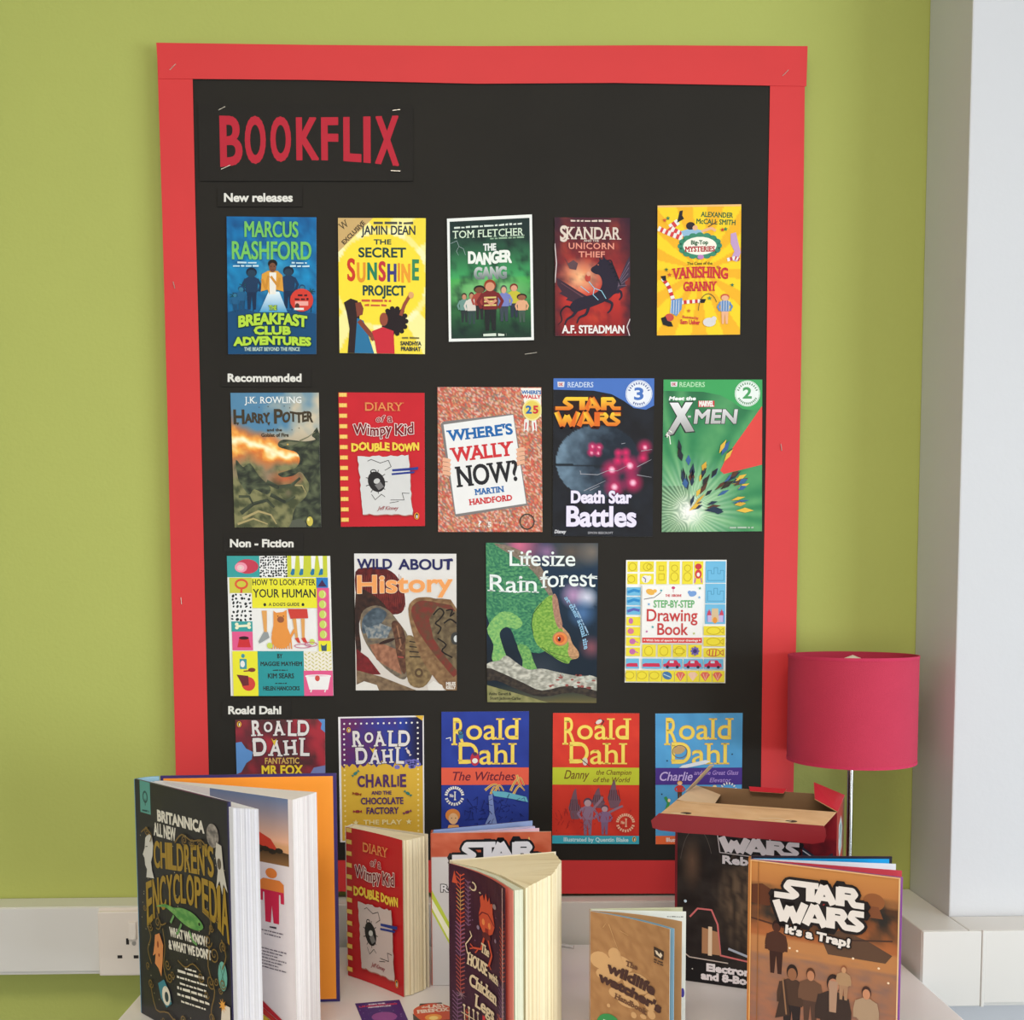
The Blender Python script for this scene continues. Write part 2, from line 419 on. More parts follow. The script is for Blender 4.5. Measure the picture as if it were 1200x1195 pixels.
# ================================================================== THE TABLE
TX0, TX1, TY0, TY1, TZ = -.4447, .5557, -.78, -.062, .74
tb = empty('table', (.055, -.42, 0), 'white topped rectangular table standing against the trunking, holding the display', 'table')
boxo('tabletop', (TX0, TX1, TY0, TY1, TZ-.025, TZ), M['table'], tb, .002)
boxo('apron', (TX0+.05, TX1-.05, TY1-.05, TY1-.03, TZ-.085, TZ-.0255), M['chrome'], tb, .002)
boxo('apron', (TX0+.05, TX1-.05, TY0+.03, TY0+.05, TZ-.085, TZ-.0255), M['chrome'], tb, .002)
for x in (TX0+.035, TX1-.035):
    for y in (TY0+.04, TY1-.04): boxo('leg', (x-.015, x+.015, y-.015, y+.015, 0.0005, TZ-.0255), M['chrome'], tb, .002)

# ================================================================== THE NOTICE BOARD
OFF = .008                      # the board stands off the wall
BY = -.02
nb = empty('notice_board', (-.005, 0, .80), 'tall notice board in black paper with a red paper border on the green wall', 'notice board')
def WP(px, py, y=BY): return Wy(px, py, y)
c4 = [WP(183, 50), WP(945, 54), WP(928, 1047), WP(208.5, 1045)]
def slab(name, pxs, y0, th, m, parent, wob=0):
    """a flat sheet hung on the wall plane with its own thickness"""
    y0 -= OFF; P = [Wy(x, y, y0) for x, y in pxs]; bm = bmesh.new()
    a = [bm.verts.new(p) for p in P]; b = [bm.verts.new(p+Vector((0, th, 0))) for p in P]
    bm.faces.new(a); bm.faces.new(list(reversed(b)))
    for i in range(len(P)): bm.faces.new((a[i], a[(i+1) % len(P)], b[(i+1) % len(P)], b[i]))
    return from_bm(name, bm, m, parent)
slab('pinboard', [(188, 55), (940, 59), (924, 1042), (212, 1040)], -.0115, .011+OFF, M['cork'], nb)
# four black sheets, overlapping a little
slab('black_paper', [(220, 88), (655, 92), (655, 406), (226, 404)], -.0120, .0003, M['black'], nb)
slab('black_paper', [(640, 90), (907, 95), (902, 407), (640, 404)], -.0123, .0003, M['black'], nb)
slab('black_paper', [(227, 402), (600, 403), (600, 1016), (246, 1016)], -.0126, .0003, M['black'], nb)
slab('black_paper', [(592, 402.5), (902, 403.5), (893, 1016), (592, 1016)], -.0129, .0003, M['black'], nb)
# red border strips, slightly wavy edges
def border(pts_out, pts_in, y0):
    return slab('border_strip', pts_out+pts_in[::-1], y0, .0006, M['red'], nb)
border([(184, 60), (190, 250), (196, 480), (201, 700), (206, 905), (209, 1045)], [(225, 60), (229, 250), (235, 480), (240, 700), (244.6, 905), (248, 1045)], -.0135)
border([(903, 70), (900, 250), (898, 480), (894, 740), (891.7, 930), (890, 1047)], [(943.5, 70), (941.5, 250), (938, 480), (933, 750), (929.8, 930), (928, 1047)], -.0135)
border([(183, 50), (360, 52.5), (560, 54), (760, 53), (946.5, 54)], [(186, 92), (360, 93.5), (560, 98), (720, 97), (945, 101)], -.0142)
border([(208, 1008), (400, 1008), (640, 1008), (928, 1008)], [(209, 1045), (400, 1044.5), (640, 1047), (927.5, 1047)], -.0138)
def staple(px0, py0, px1, py1, y, parent):
    y -= OFF
    a, b = Wy(px0, py0, y), Wy(px1, py1, y); bm = bmesh.new(); d = (b-a)
    n = Vector((-d.z, 0, d.x)).normalized()*.00035
    q = [a+n, b+n, b-n, a-n]; f = [bm.verts.new(p+Vector((0, -.0006, 0))) for p in q]; g = [bm.verts.new(p+Vector((0, .0003, 0))) for p in q]
    bm.faces.new(f); bm.faces.new(g[::-1])
    for i in range(4): bm.faces.new((f[i], f[(i+1) % 4], g[(i+1) % 4], g[i]))
    return from_bm('staple', bm, M['steel'], parent)
for s in ((199, 82, 206, 75), (917, 89, 924, 82), (203, 330, 205, 338), (212, 700, 213, 708), (915, 520, 916, 528)): staple(*s, -.0143, nb)
for s in ((615, 415, 629, 413),): staple(*s, -.0131, nb)

# title strip and headings (printed on black strips)
def wallquad(TL, TR, BR, BL, y): return quadmap(*[Wy(p[0], p[1], y-OFF) for p in (TL, TR, BR, BL)])
BK = (35, 32, 28)
ts = empty('title_strip', Wy(360, 170, -.014), 'black paper strip with big red capital letters at top left of the board', 'sign')
a = Art(232, 122, 484, 212)
a.bg(BK)
def arch(X, Y):
    t = (X-257)/210.
    yt = 137-(0)*t+2*math.sin(math.pi*t); yb = 194-7.5*math.sin(math.pi*min(1, max(0, t)))-1*t
    k = (Y-137)/(194-137.)
    return (X+(k-.5)*2*(.5-t)*0, yt+(yb-yt)*k)
RD = (188, 42, 58)
for ch, x, w in (('B', 258.2, 23.2), ('O', 287.6, 21.4), ('O', 317.6, 21), ('K', 347.9, 23.2), ('F', 377.3, 17), ('L', 403.4, 18), ('I', 427, 5.4), ('X', 441, 24.6)):
    a.T(ch, x, 194, w, 57, RD, b=2.8, warp=arch)
a.build('lettered_sheet', wallquad((232, 122), (484, 122), (484, 212), (234, 212), -.0138), M['paper'], ts, back=BK)
for s in ((256, 129, 264, 125), (460, 129.5, 469, 128.5), (259, 198.5, 270, 193.5), (458, 200, 469, 200.5)): staple(*s, -.0142, ts)
HL = dict(h1=('New releases', 263, 236, 79.5, 9.3, 'first'), h2=('Recommended', 267.3, 447, 85.5, 8.8, 'second'),
          h3=('Non - Fiction', 270, 640.7, 73.5, 8.6, 'third'), h4=('Roald Dahl', 268, 836.3, 61, 8.6, 'fourth'))
where = dict(h1='under the red title', h2='above the second row of covers', h3='above the third row of covers', h4='above the bottom row of covers')
for k, (s, x, y, w, h, o_) in HL.items():
    a = Art(x-8, y-16, x+w+12, y+6); a.bg(BK); a.T(s, x, y, w, h, (228, 226, 218), b=.9)
    o = a.build('heading_strip', wallquad((x-8, y-16), (x+w+12, y-16), (x+w+12, y+6), (x-8, y+6), -.0136), M['paper'], back=BK)
    props(o, 'small black strip with bold white heading '+where[k], 'sign')
# ================================================================== COVER ARTWORK (flat print)
WH = (236, 234, 228)
def star(a, cx, cy, r, c, n=5, rot=-90, k=.42, nl=True):
    a.P([(cx+r*(1 if i % 2 == 0 else k)*math.cos(R(rot+180*i/n)), cy+r*(1 if i % 2 == 0 else k)*math.sin(R(rot+180*i/n))) for i in range(2*n)], c, nl)
def figure(a, x, y, h, top, legs, skin, hair, arm=1, hr=.10):
    """a small plain person: x centre, y feet, h height"""
    a.P([(x-.10*h, y), (x-.12*h, y-.45*h), (x+.12*h, y-.45*h), (x+.10*h, y), (x+.03*h, y), (x, y-.34*h), (x-.03*h, y)], legs)
    a.P([(x-.14*h, y-.42*h), (x-.16*h, y-.74*h), (x-.06*h, y-.80*h), (x+.06*h, y-.80*h), (x+.16*h, y-.74*h), (x+.14*h, y-.42*h)], top)
    a.L([(x-.14*h, y-.74*h), (x-.22*h*arm, y-.58*h), (x-.17*h, y-.44*h)], .06*h, top); a.L([(x+.14*h, y-.74*h), (x+.22*h*arm, y-.58*h), (x+.17*h, y-.44*h)], .06*h, top)
    a.E(x, y-.90*h, hr*h, .115*h, hair); a.E(x, y-.87*h, hr*.8*h, .09*h, skin)
def glow(base, spots):
    def f(x, y):
        c = base(x, y) if callable(base) else base
        for cx, cy, r, col, p in spots:
            d = math.hypot(x-cx, y-cy)/r
            if d < 1: c = mixc(c, col, (1-d)**p)
        return c
    return f
def logo(a, x, y, w, h, c, out=None, ow=0, row=(0, 1), fat=1.0):
    """two stacked words in wide capitals; the outer letters run out into bars"""
    kx, ky = w/100., h/60.; q = lambda pts: [(x+px*kx, y+py*ky) for px, py in pts]
    t = 7.6*ky*fat; v = 8.6*kx*fat
    A = [([(0, 23.4), (21, 23.4), (25, 20), (14, 10), (17, 4), (30, 4), (50, 4)], t), ([(41, 4), (41, 27)], v),
         ([(47.5, 27), (56, 2)], v*.9), ([(56, 2), (67, 27)], v*.9), ([(51, 20.5), (64, 20.5)], t*.7),
         ([(74, 27), (74, 1)], v), ([(72, 4), (87, 4), (90, 9), (87, 14), (76, 14)], t*.95), ([(84, 14), (89, 23.4), (100, 23.4)], t)]
    B = [([(2, 31), (11, 60)], v*.9), ([(11, 60), (18, 38)], v*.9), ([(18, 38), (26, 60)], v*.9), ([(26, 60), (35, 31)], v*.9),
         ([(36, 60), (46, 31)], v*.9), ([(46, 31), (58, 60)], v*.9), ([(41, 53), (54, 53)], t*.7),
         ([(64, 60), (64, 31)], v), ([(62, 35), (76, 35), (79, 40), (76, 45), (66, 45)], t*.95), ([(73, 45), (80, 56), (93, 56), (97, 51), (86, 41), (88, 35), (100, 35)], t)]
    S = (A if 0 in row else [])+(B if 1 in row else [])
    if out is not None:
        a.nl()
        for k, (p, w_) in enumerate(S):
            pp = q(p); a.L(pp, w_+ow, out, nl=False)
            for e in (pp[0], pp[-1]): a.E(e[0], e[1], (w_+ow)*.5, (w_+ow)*.5, out, n=6, nl=False)
        a.nl()
    for k, (p, w_) in enumerate(S): a.L(q(p), w_, c, nl=(k % 3 == 0))
def ring_text(a, cx, cy, r, n, h, c, a0=200, a1=340, seed=3):
    rnd = random.Random(seed); a.nl()
    for i in range(n):
        t = R(a0+(a1-a0)*i/max(1, n-1)); x, y = cx+r*math.cos(t), cy+r*math.sin(t)
        ux, uy = -math.sin(t), math.cos(t); w = h*.28; vx, vy = math.cos(t)*h*.5, math.sin(t)*h*.5
        a.P([(x-ux*w-vx, y-uy*w-vy), (x+ux*w-vx, y+uy*w-vy), (x+ux*w+vx, y+uy*w+vy), (x-ux*w+vx, y-uy*w+vy)], c, nl=False)

def art_football():
    a = Art(262, 655, 585, 1152)
    def f(x, y):
        c = mixc((16, 112, 176), (24, 150, 205), (y-655)/200) if y < 855 else mixc((24, 150, 205), (14, 82, 136), (y-855)/260)
        c = mixc(c, (110, 200, 225), .6*max(0, 1-math.hypot((x-425)/90, (y-860)/110)))
        return mixc(c, (10, 60, 110), .25+.5*nz(x, y, .03))
    a.bg(f, 22, 30)
    for k in range(9):
        x = 285+k*35; h = 60+(k*37 % 40)
        if 385 < x < 465: continue
        a.L([(x, 1000), (x+4, 1000-h*.6), (x, 1000-h)], 4, (14, 58, 84))
        for t in range(7): a.L([(x, 1000-h-0), (x+16*math.cos(t*.9), 1000-h-4+12*math.sin(t*.9)+4)], 3.4, (16, 62+t*4, 80), nl=(t == 0))
    a.P([(262, 1000), (320, 985), (400, 1010), (480, 990), (585, 1005), (585, 1152), (262, 1152)], (14, 74, 118))
    for x, y, h in ((350, 990, 150), (484, 985, 150)): figure(a, x, y, h, (24, 56, 90), (18, 44, 76), (34, 62, 84), (16, 34, 56), 1, .13)
    for x, y, h in ((312, 996, 90), (534, 990, 90), (290, 1000, 70)): figure(a, x, y, h, (30, 96, 140), (22, 76, 116), (50, 120, 150), (18, 70, 110), 1, .12)
    a.P([(412, 925), (450, 925), (480, 1000), (378, 1000)], lambda x, y: mixc((230, 245, 250), (70, 160, 205), (y-925)/75))
    a.P([(388, 862), (410, 850), (445, 850), (462, 866), (466, 925), (440, 918), (432, 935), (415, 935), (408, 918), (384, 925)], (222, 160, 62))
    a.P([(415, 856), (440, 856), (438, 935), (416, 935)], (238, 236, 225)); a.L([(388, 880), (402, 915), (412, 868)], 9, (205, 140, 50))
    a.L([(452, 875), (446, 905), (420, 870)], 9, (210, 146, 56))
    a.E(427, 824, 17, 15, (24, 18, 18)); a.E(427, 838, 13, 17, (122, 78, 56)); a.E(421, 834, 2, 2, (20, 15, 15), n=6); a.E(433, 834, 2, 2, (20, 15, 15), n=6); a.L([(422, 846), (432, 846)], 2, (90, 40, 35))
    G = (118, 196, 96)
    a.T('MARCUS', 328, 728, 191, 54, G, b=2.6); a.T('RASHFORD', 282, 808, 284, 62, G, b=2.8)
    for y, x, w in ((824, 300, 72), (836, 284, 96), (824, 496, 60), (836, 490, 72)): a.dash(x, y, w, 9, (196, 226, 236), y+x)
    a.E(532, 956, 42, 42, (214, 62, 50)); a.dash(518, 942, 34, 11, (60, 20, 30), 3); a.dash(507, 956, 50, 11, (60, 20, 30), 4)
    a.R(508, 960, 556, 976, (240, 170, 160)); a.E(516, 978, 8, 11, (90, 50, 40)); a.R(505, 984, 540, 992, WH)
    YG = (182, 218, 66); DK = (18, 60, 40)
    bow = lambda X, Y: (X, Y-12*math.sin(math.pi*(X-300)/255.)+8)
    a.T('THE', 413, 992, 28, 16, YG, b=1, ol=(DK, 2))
    a.T('BREAKFAST', 304, 1046, 246, 37, YG, b=4.4, ol=(DK, 3.5), warp=bow); a.T('CLUB', 360, 1080, 130, 27, YG, b=4.4, ol=(DK, 3))
    a.T('ADVENTURES', 286, 1116, 278, 27, YG, b=4.4, ol=(DK, 3), warp=lambda X, Y: (X, Y+5*abs(X-425)/140))
    a.T('THE BEAST BEYOND THE FENCE', 322, 1141, 203, 13, (190, 216, 206), b=.7)
    return a
def art_sunshine():
    a = Art(662, 660, 978, 1148)
    def f(x, y):
        d = math.hypot(x-815, y-880); t = math.atan2(y-880, x-815)
        c = (250, 240, 150) if d > 165 and math.sin(t*9) > .1 else (246, 220, 48)
        if d < 165: c = (250, 222, 40)
        return mixc(c, (255, 250, 215), .55 if 165 < d < 185 else .12)
    a.bg(f, 44, 64)
    a.P([(662, 660), (788, 660), (662, 782)], (206, 172, 112)); a.T('W', 676, 706, 34, 26, (70, 60, 40), rot=-35, serif=True, b=.5)
    a.T('EXCLUSIVE', 684, 756, 108, 15, (60, 50, 36), b=1.2, rot=-45)
    a.dash(790, 682, 148, 12, (80, 80, 70), 5); D = (36, 50, 66)
    a.T('JAMIN DEAN', 746, 719, 194, 31, D, b=1.4); a.T('THE', 791, 754, 62, 17, (34, 66, 70), b=1.5); a.T('SECRET', 736, 800, 170, 33, (28, 66, 66), b=2.2)
    x = 696
    for ch, w, h, c, dy in (('S', 30, 76, (206, 58, 40), 0), ('U', 33, 66, (232, 150, 44), 4), ('N', 36, 58, (36, 130, 92), -4), ('S', 27, 66, (198, 52, 60), 0), ('H', 34, 60, (62, 62, 128), 2), ('I', 7, 60, (230, 130, 40), 0), ('N', 34, 62, (240, 160, 50), 4), ('E', 26, 70, (56, 138, 90), -4)):
        a.T(ch, x, 884+dy, w-6, h, c, b=4.5); x += w+(5 if ch != 'I' else 5)
    a.T('PROJECT', 751, 937, 154, 34, (24, 68, 74), b=2.4)
    a.dash(745, 961, 108, 11, (206, 90, 60), 5); a.dash(756, 977, 80, 11, (206, 90, 60), 8)
    a.P([(690, 1000), (680, 965), (705, 950), (730, 958), (738, 985), (736, 1060), (740, 1148), (692, 1148), (700, 1060)], (44, 28, 30))
    a.P([(722, 966), (742, 962), (752, 986), (748, 1008), (728, 1016)], (132, 66, 50)); a.P([(728, 1020), (752, 1030), (790, 1148), (718, 1148)], (40, 116, 160))
    a.L([(735, 1030), (782, 1085), (830, 1120)], 17, (132, 66, 50)); a.L([(806, 1070), (780, 1100)], 12, (140, 74, 56))
    a.E(866, 1030, 42, 46, (34, 24, 28)); 
    for k in range(14): a.E(866+42*math.cos(k*.45), 1030+46*math.sin(k*.45), 9, 9, (34, 24, 28), n=8, nl=(k == 0))
    a.E(826, 1024, 15, 24, (152, 76, 56)); a.P([(782, 1068), (822, 1052), (862, 1066), (866, 1148), (800, 1148), (792, 1100)], (204, 44, 58))
    a.L([(888, 1010), (902, 970), (920, 940)], 12, (152, 76, 56)); a.E(926, 936, 10, 12, (226, 168, 110)); 
    a.dash(893, 1093, 66, 10, (120, 110, 60), 9); a.T('SANDHYA', 888, 1117, 76, 14, (50, 56, 60), b=1.2); a.T('PRABHAT', 890, 1137, 72, 14, (50, 56, 60), b=1.2)
    return a
def art_gang():
    a = Art(62, 551, 328, 940); a.bg((238, 240, 236))
    def f(x, y):
        c = mixc((26, 48, 46), (64, 168, 96), (y-600)/140) if y < 740 else mixc((74, 176, 84), (26, 58, 44), (y-740)/180)
        c = mixc(c, (190, 236, 170), .8*max(0, 1-math.hypot((x-195)/150, (y-790)/70)))
        c = mixc(c, (16, 34, 34), max(0, nz(x, y, .025, 3))*1.0)
        return c
    a.bg(f, 30, 40, box=(70, 561, 320, 931)); W2 = (222, 232, 222)
    a.dash(84, 584, 212, 8, W2, 12, rot=-1)
    a.T('TOM FLETCHER', 79, 614, 224, 23, (214, 232, 208), serif=True, b=.5); a.dash(196, 622, 106, 7, (150, 180, 150), 4)
    a.T('THE', 175, 656, 38, 20, (226, 230, 226), b=2.2); a.T('DANGER', 128, 696, 132, 34, (236, 240, 232), b=4, warp=lambda X, Y: (X, Y-3*math.sin(X*.06))); a.T('GANG', 146, 744, 98, 34, lambda x, y: mixc((200, 206, 202), (110, 124, 122), (y-710)/34), b=4.5)
    a.L([(72, 630), (92, 622), (98, 640), (112, 648), (118, 668)], 1.2, (160, 180, 180)); a.L([(98, 640), (90, 655), (96, 668)], 1, (160, 180, 180))
    for x, y, h, t, l, sk, hr, hh in ((112, 880, 92, (110, 150, 140), (40, 50, 52), (196, 140, 110), (60, 46, 36), .09), (135, 886, 100, (216, 210, 200), (50, 70, 70), (190, 140, 104), (70, 50, 40), .08), (160, 872, 106, (170, 70, 60), (40, 40, 44), (120, 74, 50), (30, 24, 22), .17), (268, 868, 104, (200, 190, 60), (44, 52, 70), (220, 160, 130), (120, 44, 36), .12), (292, 884, 88, (226, 170, 130), (70, 90, 80), (150, 96, 70), (50, 24, 20), .18), (236, 880, 112, (120, 130, 190), (60, 70, 80), (216, 166, 136), (80, 90, 80), .09)):
        figure(a, x, y, h, t, l, sk, hr, 1, hh)
    figure(a, 193, 908, 158, (120, 34, 38), (30, 34, 36), (214, 150, 118), (150, 60, 34), 1.1, .115)
    for k in range(3): a.R(174, 802+k*12, 212, 807+k*12, (222, 200, 120))
    a.L([(176, 806), (196, 826), (212, 812)], 8, (214, 150, 118)); a.dash(170, 926, 72, 12, (214, 226, 210), 6)
    return a
def art_winged():
    a = Art(391, 560, 622, 922)
    def f(x, y):
        t = (y-560)/360; c = mixc((70, 30, 46), (196, 48, 40), t*1.5) if t < .6 else mixc((206, 54, 44), (128, 26, 32), (t-.6)*2.2)
        d = math.hypot((x-470)/80, (y-742)/62); c = mixc(c, (255, 206, 150), max(0, 1-d)**.8)
        c = mixc(c, (240, 96, 50), .5*max(0, nz(x, y, .02, 8)))
        e = max(abs(x-506)/116, 0); return mixc(c, (44, 26, 42), max(0, e-.72)*2.2+max(0, -nz(x, y, .03, 2))*.5)
    a.bg(f, 34, 50); H = (36, 30, 48)
    # winged horse, rearing
    a.P([(500, 806), (462, 784), (424, 760), (396, 744), (398, 766), (412, 786), (404, 792), (430, 806), (424, 812), (452, 820), (480, 826)], (62, 40, 54)); a.nl(); [a.L([(494-k*3, 812-k), (410+k*14, 760+k*9)], 2.2, (104, 66, 76), nl=False) for k in range(5)]
    a.P([(556, 790), (580, 770), (596, 730), (612, 692), (621, 676), (622, 740), (606, 752), (608, 770), (590, 778), (588, 792)], (60, 48, 66)); a.nl(); [a.L([(570+k*4, 784-k*4), (620-k*2, 694+k*18)], 2, (110, 92, 110), nl=False) for k in range(5)]
    a.P([(436, 832), (452, 812), (478, 802), (508, 794), (530, 778), (536, 756), (528, 736), (516, 732), (503, 724), (503, 714), (520, 702), (530, 690), (546, 686), (566, 700), (580, 726), (586, 758), (576, 788), (552, 812), (512, 830), (476, 842), (448, 850)], H, sub=200)
    a.P([(528, 694), (526, 680), (536, 690)], H); a.P([(538, 690), (540, 676), (548, 688)], H)
    for q_ in range(6): a.L([(550+q_*6, 692+q_*12), (562+q_*5, 690+q_*12), (568+q_*5, 702+q_*13)], 4, (20, 18, 32), sm=True)
    a.E(524, 704, 2, 2, (220, 120, 90), n=6); a.L([(440, 836), (424, 832), (408, 850), (412, 874), (400, 888)], 7, (24, 20, 34), w1=2, sm=True)
    for p in ([(566, 792), (590, 784), (596, 800), (588, 812)], [(546, 812), (566, 822), (562, 842), (552, 852)], [(462, 838), (446, 860), (428, 872), (420, 890)], [(494, 834), (486, 856), (466, 866), (458, 884)]): a.L(p, 10, H, w1=4, sm=True)
    for p in ([(492, 752), (512, 776), (534, 784), (548, 808)], [(512, 776), (508, 796), (524, 812)], [(470, 770), (496, 790)]): a.L(p, 2.2, (150, 206, 226))
    a.E(492, 744, 9, 12, (190, 70, 60)); a.E(494, 732, 6, 7, (226, 160, 130)); a.P([(420, 680), (432, 700), (448, 690), (462, 700), (456, 720), (436, 716)], (96, 70, 76))
    C = (226, 210, 196)
    a.dash(440, 573, 124, 8, C, 7); a.T('SKANDAR', 408, 626, 186, 36, C, serif=True, b=1.2); a.T('S', 408, 634, 22, 48, C, serif=True, b=1); a.T('AND THE', 480, 634, 46, 6, C, b=.3)
    a.T('UNICORN', 434, 656, 138, 18, (232, 150, 130), b=1, sp=1.1); a.T('THIEF', 464, 681, 80, 17, (232, 150, 130), b=1)
    a.T('A.F. STEADMAN', 413, 914, 190, 23, (238, 230, 226), b=1.8)
    for q in ([(391, 640), (396, 700), (391, 760)], [(622, 870), (612, 895), (620, 922)]): a.L(q, 3, (214, 200, 200))
    return a
def art_granny():
    a = Art(704, 520, 962, 921)
    def f(x, y):
        t = math.atan2(y-720, x-835); return mixc((248, 212, 42), (244, 182, 40), .5+.5*math.copysign(1, math.sin(t*13)))
    a.bg(f, 60, 90)
    a.R(704, 520, 962, 526, (240, 190, 120)); G = (40, 96, 62)
    a.T('ALEXANDER', 838, 556, 98, 15, G, b=1, rot=3); a.T('McCALL SMITH', 824, 577, 120, 15, G, b=1, rot=3)
    # acrobat in striped stockings
    def stripes(pts, w, c1, c2, n):
        for i in range(n):
            t0, t1 = i/n, (i+1)/n; L = len(pts)-1
            def P(t): k = min(L-1, int(t*L)); u = t*L-k; return (pts[k][0]+(pts[k+1][0]-pts[k][0])*u, pts[k][1]+(pts[k+1][1]-pts[k][1])*u)
            a.L([P(t0), P(t1)], w, c1 if i % 2 else c2, nl=(i == 0))
    stripes([(768, 570), (740, 590), (770, 606), (790, 612)], 18, (214, 70, 70), WH, 10); stripes([(706, 590), (740, 606), (780, 622)], 15, (214, 70, 70), WH, 9)
    a.P([(764, 574), (772, 538), (782, 536), (780, 552), (786, 562)], (40, 34, 40)); a.P([(776, 600), (810, 590), (846, 600), (840, 616), (790, 626)], (150, 190, 216)); a.E(806, 584, 14, 12, (48, 40, 44)); a.E(820, 590, 8, 8, (232, 180, 140)); a.L([(840, 602), (870, 592), (884, 600)], 8, (232, 180, 140)); a.L([(860, 588), (888, 572)], 3, (120, 70, 40))
    for k in range(16): t = k*math.pi/8; a.E(835+56*math.cos(t), 646+32*math.sin(t), 13, 10, (62, 140, 110), n=10, nl=(k == 0))
    a.E(835, 646, 58, 34, (62, 140, 110)); a.E(835, 646, 52, 28, (246, 242, 226)); a.T('Big-Top', 808, 641, 52, 12, G, b=1.2); a.T('MYSTERIES', 789, 663, 92, 15, (176, 40, 50), b=1.4, serif=True); a.E(838, 680, 10, 7, (196, 130, 190))
    a.P([(930, 610), (946, 606), (954, 640), (962, 668), (950, 696), (930, 690), (942, 664), (930, 640)], (196, 160, 200)); stripes([(920, 690), (944, 684), (958, 690)], 11, (190, 80, 90), WH, 6)
    a.T('The Case of the', 796, 704, 78, 9, (90, 80, 40), b=.4); Rr = (206, 52, 60)
    a.T('VANISHING', 750, 745, 172, 32, Rr, b=2.2, serif=True, warp=lambda X, Y: (X, Y-5*math.sin(math.pi*(X-750)/172)+3)); a.T('GRANNY', 786, 784, 102, 27, Rr, b=2, serif=True)
    stripes([(720, 744), (740, 770), (752, 806), (758, 830)], 12, (206, 52, 60), WH, 10); stripes([(758, 822), (800, 818), (838, 816)], 11, (206, 52, 60), WH, 9)
    a.P([(714, 738), (730, 736), (732, 752), (722, 752)], (30, 30, 36)); a.P([(836, 810), (856, 810), (850, 822), (838, 822)], (30, 30, 36)); a.P([(748, 812), (782, 806), (780, 840), (764, 862), (744, 850)], (110, 150, 200))
    for k in range(4): a.L([(748+k*8, 812), (746+k*8, 856)], 1.5, WH, nl=(k == 0))
    a.E(742, 866, 14, 12, (200, 80, 70)); a.P([(716, 868), (730, 862), (736, 876), (748, 880), (754, 894), (740, 894), (722, 888)], (30, 30, 36))
    a.O(862, 846, 30, 52, 2, (90, 80, 60), a0=180, a1=330); figure(a, 914, 888, 92, (100, 140, 190), (236, 180, 140), (236, 180, 140), (206, 90, 60), 1.1, .15)
    for k in range(4): a.L([(902+k*8, 815), (902+k*8, 848)], 1.5, WH, nl=(k == 0))
    a.E(866, 882, 20, 14, (220, 216, 214)); a.E(880, 872, 8, 8, (220, 216, 214)); a.T('Illustrated by', 782, 868, 50, 8, Rr, b=.5, rot=6); a.T('Sam Usher', 776, 886, 60, 13, Rr, b=1, rot=3)
    for x, y, c in ((736, 560, (60, 130, 90)), (914, 596, (60, 130, 90)), (904, 598, (200, 60, 60)), (732, 718, (90, 110, 60)), (742, 734, (200, 90, 50)), (936, 768, (60, 120, 90)), (892, 712, (206, 110, 60)), (802, 846, (210, 120, 50)), (866, 808, (60, 130, 90)), (726, 566, (206, 90, 60))): star(a, x, y, 7, c)
    a.O(832, 720, 124, 196, 3, (236, 170, 60), n=4, a0=45, a1=405) if False else None
    return a
